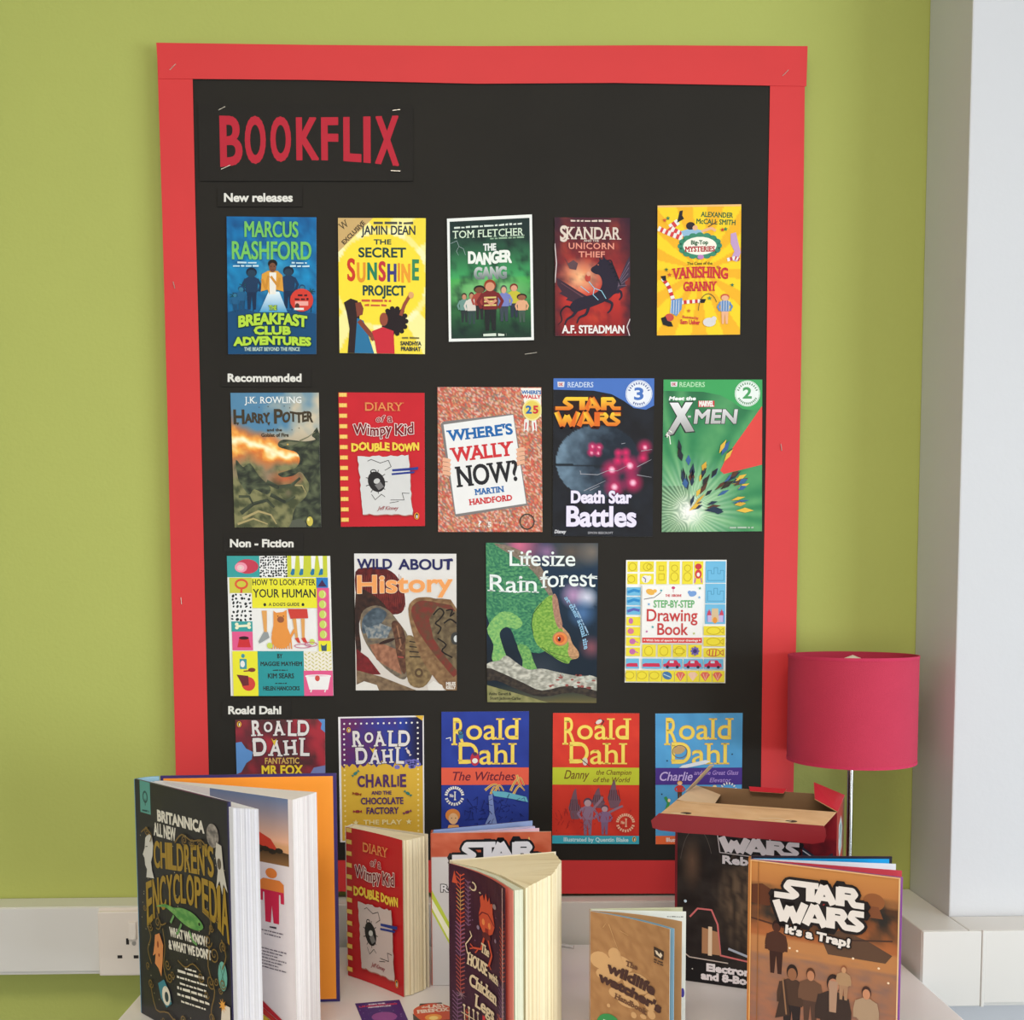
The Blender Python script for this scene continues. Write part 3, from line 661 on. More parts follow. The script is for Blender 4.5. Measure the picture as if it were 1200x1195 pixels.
def art_dragonfire():
    a = Art(92, 140, 583, 868)
    def f(x, y):
        n1 = nz(x, y, .008, 1); n2 = nz(x, y, .025, 5)
        sky = mixc((84, 134, 168), (206, 194, 168), (x-300)/260+(y-250)/300+n1*.8)
        c = mixc(sky, (150, 130, 104), (y-330)/220)
        gr = mixc((70, 76, 52), (134, 132, 90), .5+n2*1.1+n1*.6)
        c = mixc(c, gr, (y-520+n1*120)/80)
        fy = 390+(x-92)*.28; wd = 118-(x-92)*.20
        d = abs(y-fy+n1*50)/max(20, wd)
        if x < 470: c = mixc(c, (232, 110, 34), max(0, 1.35-d*1.0)); c = mixc(c, (255, 214, 110), max(0, 1.1-d*1.5+n2*.5)); c = mixc(c, (255, 250, 214), max(0, 1-d*3+n2*.3))
        if y > 560: c = mixc(c, (196, 96, 60), max(0, 1-math.hypot((x-390)/110, (y-600)/50)))
        return c
    a.bg(f, 60, 88); dk = lambda x, y: mixc((42, 48, 40), (96, 104, 76), .4+nz(x, y, .03, 9)*1.2)
    # great lizard shape, right
    a.P([(583, 360), (540, 372), (560, 392), (500, 402), (440, 396), (380, 392), (350, 410), (356, 432), (400, 446), (452, 462), (470, 500), (450, 540), (400, 560), (346, 576), (370, 596), (430, 588), (470, 566), (500, 600), (520, 640), (500, 700), (440, 760), (420, 830), (440, 868), (583, 868)], dk, sub=26)
    a.P([(360, 412), (420, 402), (470, 408), (430, 424), (380, 424)], (110, 112, 86)); a.E(404, 418, 6, 4, (220, 180, 90)); a.L([(470, 400), (520, 378), (560, 350)], 9, (120, 118, 92), w1=3)
    a.P([(110, 500), (150, 540), (190, 520), (240, 590), (300, 650), (280, 690), (210, 660), (180, 690), (140, 640), (120, 600)], dk, sub=26)
    for p, w in (([(280, 620), (340, 650), (420, 640), (470, 600)], 26), ([(300, 690), (380, 730), (440, 700)], 22), ([(130, 790), (200, 740), (280, 720), (320, 760)], 24), ([(120, 700), (180, 700), (200, 740)], 16)): a.L(p, w, dk, w1=w*.5)
    for p, w in (([(140, 820), (230, 780), (300, 800), (330, 850)], 14), ([(110, 850), (200, 820), (280, 850)], 12), ([(440, 640), (480, 640), (500, 680)], 8)): a.L(p, w, (176, 160, 110), w1=w*.4)
    a.E(520, 836, 18, 26, (206, 190, 84)); a.E(512, 826, 6, 9, (240, 230, 150)); a.P([(400, 868), (420, 830), (470, 820), (500, 850), (500, 868)], (88, 92, 78))
    a.T('J.K. ROWLING', 170, 196, 316, 34, (236, 240, 238), serif=True, b=.8); D = (66, 56, 40)
    a.T('H', 108, 306, 56, 74, D, b=5); a.T('ARRY', 170, 300, 136, 48, D, b=5, warp=lambda X, Y: (X, Y+4*math.sin(X*.08))); a.T('P', 334, 304, 44, 74, D, b=5); a.T('OTTER', 380, 296, 166, 50, D, b=5, warp=lambda X, Y: (X, Y+4*math.sin(X*.07)))
    a.P([(120, 300), (128, 316), (136, 300)], D); a.P([(292, 300), (302, 318), (310, 296)], D)
    a.T('and the', 291, 347, 82, 15, D, b=1.4); a.T('Goblet of Fire', 258, 377, 152, 19, D, b=1.4)
    for x, y in ((250, 218), (300, 214), (390, 212), (420, 222), (500, 240), (470, 330), (430, 340)): a.E(x, y, 3, 3, D, n=6)
    return a
def art_diary(win=(676, 137, 1145, 866), handsketch=True, red=(206, 36, 48), paper=(214, 214, 212)):
    a = Art(*win)
    a.bg(lambda x, y: mixc(red, (188, 30, 40), .3+.4*nz(x, y, .006)), 8, 12)
    for k in range(13):
        y = 150+k*56.5; a.R(678, y-11, 722, y+11, (232, 172, 84)); a.L([(699, y-11), (699, y+11)], 3, (250, 220, 130)); a.R(682, y-9, 697, y+8, (244, 206, 106)); a.R(702, y-9, 718, y+8, (244, 206, 106))
    a.T('DIARY', 820, 236, 212, 44, (230, 146, 84), serif=True, b=.8)
    W_ = (238, 224, 218)
    a.T('of', 878, 296, 44, 34, (150, 34, 40), ol=(W_, 3), b=2, shear=.2); a.T('a', 944, 297, 24, 44, (150, 34, 40), ol=(W_, 3), b=2, warp=lambda X, Y: (X, Y))
    wob = lambda X, Y: (X+2*math.sin(Y*.2), Y+5*math.sin(X*.045))
    a.T('Wimpy', 758, 366, 204, 56, (120, 26, 34), ol=(W_, 5.5), b=3, warp=wob); a.T('Kid', 986, 364, 98, 58, (120, 26, 34), ol=(W_, 5.5), b=3, warp=wob)
    a.T('DOUBLE', 745, 452, 205, 40, (240, 208, 74), b=5, warp=lambda X, Y: (X, Y+4*math.sin(X*.06))); a.T('DOWN', 970, 452, 142, 38, (240, 208, 74), b=5, warp=lambda X, Y: (X, Y+4*math.sin(X*.05)))
    rnd = random.Random(4); pg = []
    for (x0, y0), (x1, y1) in (((778, 486), (1055, 478)), ((1055, 478), (1076, 806)), ((1076, 806), (800, 796)), ((800, 796), (778, 486))):
        for k in range(14): pg.append((x0+(x1-x0)*k/14+rnd.uniform(-4, 4), y0+(y1-y0)*k/14+rnd.uniform(-5, 5)))
    a.P([(x+3, y+5) for x, y in pg], (176, 120, 110)); a.P(pg, paper)
    # a plain rucksack scribble on the torn sheet
    K = (36, 34, 36)
    a.E(878, 622, 46, 58, K, rot=-25); a.E(880, 618, 18, 14, (200, 200, 198), rot=-20); a.P([(868, 640), (900, 622), (920, 650), (890, 668)], (120, 118, 118)); a.O(862, 568, 16, 12, 5, K)
    for k in range(9): t = k*.7; a.L([(878+42*math.cos(t), 622+50*math.sin(t)), (878+62*math.cos(t), 622+66*math.sin(t))], 4, K, nl=(k == 0))
    a.L([(850, 690), (870, 720), (905, 690), (925, 705)], 3, K); a.L([(955, 722), (1030, 722), (1020, 684), (1060, 686)], 3, K); a.L([(950, 738), (1000, 730)], 3, K); a.L([(830, 510), (850, 500), (900, 520), (945, 505), (960, 540), (925, 560)], 3, K)
    B = (44, 60, 140)
    a.P([(965, 554), (1085, 544), (1110, 541), (1108, 556), (1085, 560), (966, 566)], B); a.P([(962, 576), (1070, 566), (1094, 566), (1084, 576), (963, 586)], B)
    a.T('Jeff Kinney', 882, 776, 112, 20, (150, 50, 56), shear=.4, b=.6)
    a.E(1100, 811, 14, 19, (232, 160, 60)); a.E(1100, 811, 8, 15, (30, 26, 28)); a.E(1101, 814, 4, 10, WH)
    return a
def art_crowd():
    a = Art(54, 100, 582, 828); rnd = random.Random(11)
    cols = [(196, 74, 60), (214, 96, 76), (232, 214, 190), (170, 60, 52), (224, 150, 100), (120, 120, 80), (206, 180, 120), (150, 110, 100), (90, 120, 130), (222, 90, 80), (236, 226, 214)]
    cols = [mixc(c, (206, 120, 98), .35) for c in cols]; a.bg(lambda x, y: rnd.choice(cols), 70, 96, flat=False)
    for k in range(160):
        x, y = rnd.uniform(54, 582), rnd.uniform(100, 828); a.L([(x, y), (x+rnd.uniform(-8, 8), y+rnd.uniform(8, 18))], 5, rnd.choice(cols), nl=(k % 20 == 0))
    a.P([(70, 286), (84, 272), (432, 233), (440, 240), (506, 684), (502, 694), (146, 752), (138, 742)], (128, 124, 122)); a.P([(84, 288), (437, 238), (500, 684), (143, 738)], (236, 236, 234))
    for cx, cy, s in ((98, 500, 1), (474, 446, -1)):   # plain hands holding the sheet
        for k in range(4): a.L([(cx-20*s, cy-38+k*22), (cx+6*s, cy-34+k*22), (cx+20*s, cy-28+k*22)], 19, (232, 178, 146)); a.L([(cx-18*s, cy-27+k*22), (cx+18*s, cy-18+k*22)], 2, (170, 110, 84), nl=False)
    B = (32, 104, 172); Rd = (208, 52, 58); K = (36, 36, 40)
    a.T("WHERE'S", 106, 370, 330, 50, B, b=4.5, serif=True, rot=-6.5); a.T('WALLY', 124, 474, 318, 66, Rd, b=5, serif=True, rot=-6.5); a.T('NOW?', 152, 600, 312, 98, K, b=5, serif=True, rot=-6.5)
    a.T('MARTIN', 242, 641, 148, 28, B, b=2.4, serif=True, rot=-6.5); a.T('HANDFORD', 213, 692, 218, 28, Rd, b=2.4, serif=True, rot=-6.5)
    a.P([(476, 104), (580, 104), (580, 250), (500, 200)], (240, 236, 226)); a.T("WHERE'S", 482, 134, 98, 17, B, b=2); a.T('WALLY', 484, 156, 94, 17, Rd, b=2)
    for s in (-1, 1): a.P([(524+s*6, 250), (524+s*30, 262), (524+s*34, 322), (524+s*22, 312), (524+s*10, 324)], WH); a.L([(524+s*20, 276), (524+s*24, 310)], 6, Rd)
    a.E(534, 214, 50, 54, (238, 226, 150)); a.E(534, 214, 42, 46, (230, 206, 96)); a.T('2', 504, 230, 26, 36, B, b=4); a.T('5', 540, 230, 24, 36, Rd, b=4)
    a.O(504, 776, 36, 38, 6, (60, 56, 50)); a.T('?', 258, 800, 14, 28, WH, b=2); a.T('5', 306, 802, 16, 24, WH, b=2)
    return a
def band(a, x0, y0, x1, col, k=1.0):
    W = x1-x0; a.P([(x0, y0), (x1, y0), (x1, y0+.265*W), (x1-.08*W, y0+.305*W), (x1-.2*W, y0+.29*W), (x1-.3*W, y0+.22*W), (x1-.42*W, y0+.155*W), (x1-.6*W, y0+.12*W), (x0, y0+.11*W)], col)
def dkbox(a, x, y, w, h):
    a.P([(x, y), (x+w, y), (x+w*.94, y+h), (x+w*.06, y+h)], (226, 224, 226)); a.T('DK', x+w*.2, y+h*.75, w*.6, h*.5, (190, 90, 100), b=h*.06, serif=True)
def art_reader3():
    a = Art(632, 57, 1143, 852)
    def base(x, y):
        d = math.hypot((x-862)/214, (y-474)/184)
        c = mixc((24, 24, 29), (30, 34, 42), .5+nz(x, y, .01))
        if d < 1:
            c = mixc((112, 138, 158), (30, 40, 52), max(0, (x-640)/330)+.35*(1-min(1, d*1.2))+.25*nz(x, y, .02))
            if abs(y-490-(x-648)*.03) < 5: c = (26, 34, 42)
        return c
    P = (232, 40, 104); L = (255, 226, 236)
    sp = [(832, 398, 26, P, .6), (866, 400, 24, P, .6), (826, 428, 24, P, .6), (860, 430, 24, P, .6), (964, 430, 26, P, .6), (1002, 428, 28, P, .6), (962, 468, 28, P, .6), (1004, 466, 24, P, .6), (930, 515, 62, P, .8), (1024, 494, 62, P, .8), (946, 602, 60, P, .8), (1040, 580, 60, P, .8), (1098, 400, 46, P, .8), (1090, 455, 34, P, .7), (932, 515, 18, L, .5), (1024, 494, 18, L, .5), (946, 602, 18, L, .5), (1040, 580, 18, L, .5), (1100, 402, 12, L, .6), (832, 398, 7, L, .5), (866, 402, 7, L, .5), (828, 430, 7, L, .5), (862, 432, 7, L, .5)]
    a.bg(glow(base, sp), 82, 120)
    for p in ([(770, 536), (860, 540), (910, 520), (960, 520), (1010, 494)], [(770, 520), (776, 540)], [(790, 622), (900, 570)], [(1060, 500), (1133, 462)], [(1060, 540), (1134, 552)], [(980, 384), (1000, 380)], [(1080, 420), (1136, 412)], [(820, 620), (870, 596)]): a.L(p, 3.5, (160, 160, 168), w1=1.5)
    band(a, 632, 57, 1143, (74, 116, 192)); dkbox(a, 652, 74, 36, 26); a.T('READERS', 702, 101, 132, 25, (206, 220, 238), serif=True, b=.6)
    a.E(1066, 134, 68, 68, (232, 236, 244), n=28); a.O(1066, 134, 64, 64, 2, (120, 150, 200)); a.T('3', 1044, 162, 42, 56, (72, 116, 190), b=5); ring_text(a, 1066, 134, 52, 11, 11, (90, 110, 160)); ring_text(a, 1066, 134, 52, 6, 11, (90, 110, 160), 120, 60)
    a.P([(690, 160), (930, 160), (960, 290), (680, 290)], (40, 20, 16)); logo(a, 642, 150, 332, 146, lambda x, y: mixc((250, 214, 60), (222, 96, 34), abs(((y-150) % 78)/78)), (60, 20, 10), 5)
    a.T('Death Star', 727, 682, 304, 58, (234, 228, 244), b=5.5, ol=((60, 50, 110), 3)); a.T('Battles', 706, 799, 348, 96, (234, 228, 244), b=8, ol=((60, 50, 110), 3))
    a.T('Disney', 642, 838, 56, 17, (220, 220, 224), shear=.2, b=1.2); a.T('SIMON BEECROFT', 812, 840, 128, 11, (170, 170, 176), b=.6)
    return a
def art_reader2():
    a = Art(348, 68, 893, 892)
    def f(x, y):
        d = math.hypot(x-495, y-778); t = math.atan2(y-778, x-495)
        r = .5+.5*math.sin(t*23+2*math.sin(t*7)); r2 = .5+.5*math.sin(t*51)
        c = mixc((52, 132, 84), (104, 172, 110), .6*r+.25*nz(x, y, .01))
        c = mixc(c, (40, 84, 58), max(0, (360-y)/300)*.6*(1-r))
        c = mixc(c, (226, 240, 206), max(0, 1-d/330)*(.55+.6*r2)); c = mixc(c, (252, 252, 246), max(0, 1.15-d/85)); 
        if x < 500 and y > 640: c = mixc(c, (40, 52, 38), .5*(1-r2)*min(1, d/130))
        return c
    a.bg(f, 80, 120)
    a.P([(893, 208), (893, 528), (684, 578), (664, 560), (700, 480), (800, 340)], (222, 74, 68))
    band(a, 348, 68, 893, (66, 164, 94)); dkbox(a, 387, 80, 38, 26); a.T('READERS', 434, 107, 142, 25, (190, 232, 190), serif=True, b=.6)
    a.E(811, 143, 70, 70, (232, 240, 234), n=28); a.O(811, 143, 66, 66, 2, (110, 180, 130)); a.T('2', 788, 168, 44, 56, (76, 160, 96), b=5); ring_text(a, 811, 143, 54, 11, 11, (90, 140, 100)); ring_text(a, 811, 143, 54, 12, 11, (90, 140, 100), 150, 30)
    a.T('Meet the', 380, 178, 144, 18, (240, 244, 240), b=3, shear=.25)
    K = (44, 56, 50); S = lambda x, y: mixc((240, 240, 240), (160, 158, 156), (y-190)/160)
    for ow, c in ((12, K), (0, S)):
        a.P([(382-ow*.5, 192-ow*.5), (430+ow*.3, 192-ow*.5), (520+ow*.5, 346+ow*.5), (474-ow*.5, 350+ow*.5)], c); a.P([(470-ow*.4, 190-ow*.5), (510+ow*.5, 190-ow*.5), (404+ow*.5, 362+ow*.5), (362-ow*.5, 372+ow*.5)], c)
    a.R(484, 262, 500, 272, S); a.T('MEN', 520, 302, 226, 70, S, b=7, ol=(K, 5), shear=.12)
    a.R(540, 182, 629, 216, (206, 60, 66)); a.T('MARVEL', 546, 212, 78, 28, WH, b=3)
    for p in ([(364, 362), (384, 372), (390, 416)], [(380, 340), (398, 352)], [(372, 352), (372, 380)]): a.L(p, 5, (232, 240, 226))
    # loose shards thrown up by the burst
    rnd = random.Random(5); cs = [(214, 168, 60), (40, 56, 76), (52, 46, 40), (60, 100, 150), (226, 184, 70), (92, 60, 44), (36, 42, 50)]
    for cx, cy, n, w, h in ((500, 560, 9, 50, 90), (590, 600, 12, 60, 110), (730, 640, 14, 80, 80), (440, 450, 3, 20, 50), (690, 470, 4, 40, 60), (650, 760, 4, 40, 40), (770, 750, 4, 40, 50), (540, 730, 5, 50, 40)):
        for k in range(n):
            x, y = cx+rnd.uniform(-w, w)*.8, cy+rnd.uniform(-h, h)*.8; t = math.atan2(y-778, x-495); l = rnd.uniform(22, 52); w_ = rnd.uniform(9, 20)
            a.P([(x-l*math.cos(t), y-l*math.sin(t)), (x+w_*math.sin(t), y-w_*math.cos(t)), (x+l*math.cos(t), y+l*math.sin(t)), (x-w_*.7*math.sin(t), y+w_*.7*math.cos(t))], rnd.choice(cs), nl=(k % 2 == 0))
    a.dash(716, 876, 130, 13, (170, 192, 170), 5)
    return a
def art_human():
    a = Art(43, 85, 543, 741); T_ = (58, 160, 158); Y = (234, 228, 54); PK = (226, 92, 140); K = (38, 44, 44); O = (232, 150, 70)
    a.bg((236, 236, 232))
    a.R(43, 85, 202, 184, T_); a.E(140, 134, 55, 34, (196, 64, 84)); a.E(110, 138, 30, 24, (236, 150, 170)); a.E(108, 140, 18, 14, (240, 190, 196)); a.E(108, 140, 6, 5, (220, 220, 200))
    rnd = random.Random(2)
    def spots(x0, y0, x1, y1, n, r):
        a.R(x0, y0, x1, y1, (238, 238, 236)); a.nl(); nx = int(math.sqrt(n*(x1-x0)/(y1-y0)))+1; ny = int(n/nx)+1
        for i in range(nx):
            for j in range(ny): a.E(x0+(i+.5+rnd.uniform(-.25, .25))*(x1-x0)/nx, y0+(j+.5+rnd.uniform(-.25, .25))*(y1-y0)/ny, r*rnd.uniform(.7, 1.2), r*rnd.uniform(.6, 1.5), K, rot=rnd.uniform(0, 90), n=8, nl=False)
    spots(200, 85, 336, 184, 80, 4.6)
    a.R(334, 85, 528, 184, (200, 206, 60))
    for x, s in ((366, -1), (404, 0), (462, -1), (496, 1)): a.L([(x, 85), (x+s*4, 150)], 22, (240, 240, 236), w1=14); a.P([(x-14+s*4, 168), (x+s*4-4, 144), (x+s*4+8, 146), (x+s*4+6, 172), (x-10, 176)], (40, 120, 160))
    a.R(52, 186, 160, 260, (206, 200, 70)); a.O(110, 216, 28, 20, 10, (222, 84, 60)); a.L([(110, 236), (108, 258)], 10, (222, 84, 60))
    spots(54, 258, 158, 390, 30, 6)
    a.R(56, 390, 158, 438, T_); a.L([(84, 413), (140, 410)], 11, (238, 236, 200)); [a.E(x, y, 9, 8, (238, 236, 200), n=10) for x, y in ((82, 404), (82, 420), (142, 402), (142, 418))]
    a.R(58, 438, 158, 526, PK); a.P([(92, 470), (138, 470), (148, 512), (82, 512)], (206, 50, 56)); a.E(115, 468, 24, 8, (60, 30, 34))
    a.R(160, 188, 476, 328, Y)
    a.T('HOW TO LOOK AFTER', 164, 221, 304, 27, K, b=1); a.T('YOUR HUMAN', 166, 278, 302, 38, K, b=1.4); a.T("A DOG'S GUIDE", 240, 318, 148, 14, K, b=.8); a.E(221, 312, 7, 8, K, n=8); a.E(406, 312, 7, 8, K, n=8)
    SK = (226, 164, 92)
    a.P([(205, 340), (230, 340), (228, 440), (214, 440)], SK); a.P([(212, 440), (232, 440), (240, 466), (190, 494), (186, 484)], (150, 156, 156))
    a.E(296, 470, 48, 48, O); a.P([(262, 340), (276, 350), (310, 346), (326, 336), (328, 420), (340, 450), (250, 450), (260, 410)], O); a.E(296, 382, 17, 15, (150, 90, 60)); [a.E(x, 366, 3, 3, K, n=6) for x in (283, 310)]
    a.nl(); [a.L([(255+k*11, 470), (250+k*12, 520)], 6, O, nl=False) for k in range(9)]; a.L([(338, 470), (362, 430), (370, 440)], 12, O)
    a.P([(332, 332), (426, 332), (430, 376), (344, 378)], (206, 66, 56)); a.L([(362, 378), (372, 470)], 18, SK, w1=12); a.L([(404, 378), (404, 470)], 18, SK, w1=12)
    a.P([(362, 470), (380, 466), (390, 492), (376, 490)], (206, 66, 56)); a.P([(394, 470), (412, 466), (426, 494), (404, 488)], (206, 66, 56))
    a.E(240, 504, 14, 14, (200, 216, 90)); a.E(446, 486, 13, 13, (200, 216, 90)); a.O(400, 506, 40, 9, 3, (200, 90, 130)); a.O(440, 498, 30, 10, 3, (200, 90, 130))
    a.R(474, 186, 530, 234, (40, 120, 190)); a.P([(480, 228), (502, 196), (524, 228)], (70, 40, 80)); a.R(476, 234, 534, 482, PK)
    for k in range(5): a.E(502, 264+k*47, 18, 19, (200, 214, 100)); a.O(502, 264+k*47, 12, 16, 3, (236, 232, 190), a0=-60, a1=60)
    a.R(478, 482, 538, 534, Y); a.P([(488, 496), (496, 504), (508, 504), (518, 494), (516, 530), (492, 530)], (60, 90, 110))
    a.R(58, 530, 182, 741, Y); a.P([(92, 566), (126, 566), (126, 614), (92, 614)], (70, 150, 160)); a.E(109, 552, 9, 10, (70, 150, 160)); a.E(106, 590, 11, 16, WH); a.E(150, 618, 18, 10, (130, 60, 50)); a.L([(110, 624), (140, 622)], 6, (130, 60, 50))
    a.E(132, 684, 33, 33, (214, 70, 60)); a.P([(76, 640), (132, 646), (134, 690), (104, 694)], (110, 44, 50))
    a.R(180, 530, 404, 741, (44, 150, 154)); a.T('BY', 276, 563, 24, 20, K, b=1.4); a.T('MAGGIE MAYHEM', 194, 599, 200, 19, K, b=1.4); a.dash(252, 622, 72, 7, K, 2); a.T('KIM SEARS', 228, 657, 126, 22, K, b=1.4); a.dash(262, 684, 56, 7, K, 3); a.T('HELEN HANCOCKS', 204, 714, 176, 18, K, b=1.3)
    a.R(404, 532, 540, 622, (236, 230, 214)); a.nl()
    for k in range(8):
        for j in range(5): a.L([(408+k*17, 542+j*18), (419+k*17, 552+j*18-(k % 2)*16)], 4, (196, 186, 80), nl=False, cap=False)
    a.R(402, 622, 543, 741, PK); a.P([(412, 648), (532, 648), (518, 712), (428, 712)], (240, 238, 236)); a.O(472, 648, 62, 5, 5, (240, 238, 236)); a.E(468, 658, 12, 14, (206, 80, 70)); [a.L([(x, 712), (x-4, 724)], 6, WH) for x in (438, 506)]
    return a
def art_history():
    a = Art(640, 75, 1120, 715)
    a.bg(lambda x, y: mixc((226, 224, 220), (206, 198, 188), (y-75)/640+.2*nz(x, y, .02)), 12, 14)
    tx = lambda c1, c2, s=.05: (lambda x, y: mixc(c1, c2, .5+1.1*nz(x, y, s, 4)))
    crest = [(645, 160), (700, 140), (770, 140), (830, 170), (866, 230), (878, 300), (860, 350), (800, 356), (740, 320), (690, 290), (650, 280)]
    a.P(crest, tx((112, 36, 34), (74, 26, 28)), sub=14); a.nl()
    for k in range(24): x = 660+k*9; a.L([(x, 170+(k % 3)*8), (x+12, 300+(k % 5)*8)], 2, (134, 54, 46), nl=False)
    a.P([(645, 260), (720, 262), (790, 330), (700, 330), (660, 400), (668, 520), (645, 560)], tx((70, 44, 34), (40, 28, 26)), sub=16)
    a.P([(664, 400), (680, 340), (740, 316), (800, 340), (850, 400), (890, 460), (906, 560), (884, 650), (850, 660), (780, 610), (720, 540), (680, 470)], tx((136, 118, 92), (92, 84, 76)), sub=14)
    a.P([(690, 360), (740, 326), (790, 350), (764, 400), (720, 420), (680, 450), (672, 400)], tx((90, 104, 114), (60, 72, 82)), sub=14)
    a.P([(676, 400), (700, 420), (760, 400), (812, 420), (790, 470), (700, 470)], tx((160, 158, 150), (80, 98, 112), .08), sub=12)
    a.P([(706, 500), (760, 492), (830, 520), (860, 640), (800, 610), (740, 570)], tx((172, 120, 92), (130, 86, 66)), sub=12)
    a.P([(812, 400), (840, 390), (872, 440), (888, 560), (870, 640), (838, 560), (826, 470)], tx((74, 48, 38), (110, 74, 54)), sub=12); a.L([(838, 410), (856, 500), (846, 520), (862, 530)], 7, (146, 104, 78)); a.L([(842, 470), (862, 466)], 4, (30, 20, 18)); a.L([(840, 556), (868, 560)], 7, (150, 70, 60))
    a.E(790, 484, 40, 8, (50, 32, 28), rot=-18); a.P([(645, 520), (700, 560), (760, 640), (645, 640)], tx((130, 36, 40), (96, 30, 32)), sub=18)
    a.P([(645, 620), (760, 650), (930, 716), (645, 716)], tx((140, 116, 88), (100, 80, 62)), sub=16); a.P([(640, 690), (680, 672), (740, 690), (750, 715), (640, 715)], (222, 218, 210))
    a.P([(880, 470), (920, 466), (950, 540), (990, 560), (1004, 640), (960, 700), (900, 690), (880, 620)], tx((148, 124, 84), (104, 84, 58)), sub=14); [a.L([(896, 484+k*24), (948, 492+k*22)], 5, (40, 34, 30), nl=(k == 0)) for k in range(4)]; a.E(940, 632, 20, 22, (86, 66, 46)); a.E(940, 632, 10, 11, (140, 120, 80))
    rim = [(892, 330), (920, 288), (960, 277), (1020, 284), (1120, 330), (1120, 715), (1070, 715), (1010, 650), (950, 560), (910, 440)]
    a.P(rim, tx((150, 118, 82), (112, 82, 56)), sub=18); a.P([(906, 340), (932, 300), (970, 294), (1030, 304), (1120, 350), (1120, 640), (1060, 600), (980, 500), (930, 420)], tx((126, 52, 44), (96, 66, 48), .04), sub=16)
    a.P([(990, 380), (1030, 320), (1120, 345), (1120, 620), (1070, 560), (1010, 470)], tx((122, 106, 78), (84, 70, 52)), sub=16)
    for p in ([(1010, 360), (1040, 330), (1060, 350), (1040, 380), (1020, 400), (1046, 420), (1030, 450)], [(1070, 340), (1100, 336), (1090, 366), (1110, 350)], [(1060, 400), (1090, 380), (1120, 400)], [(1030, 470), (1070, 500), (1050, 530), (1100, 560)]): a.L(p, 7, (30, 24, 22), sm=True)
    a.E(1116, 470, 24, 30, (60, 60, 58)); a.E(1118, 472, 12, 16, (206, 210, 208)); a.P([(980, 690), (1010, 670), (1050, 690), (1060, 715), (985, 715)], (222, 218, 210))
    N = (38, 40, 92); a.T('WILD', 656, 145, 160, 44, N, b=3.4); a.T('ABOUT', 850, 148, 252, 46, N, b=3.4); a.P([(1070, 100), (1100, 96), (1100, 104), (1090, 106), (1088, 148), (1082, 148), (1081, 106), (1070, 108)], N)
    O = (238, 160, 94); a.T('History', 656, 252, 442, 78, O, b=6, ol=((246, 226, 200), 2.5), warp=lambda X, Y: (X, Y-10*(X-656)/440+6))
    a.T('MILES', 1070, 690, 44, 14, (226, 220, 210), b=1.6); a.T('KELLY', 1070, 708, 44, 14, (226, 220, 210), b=1.6)
    return a
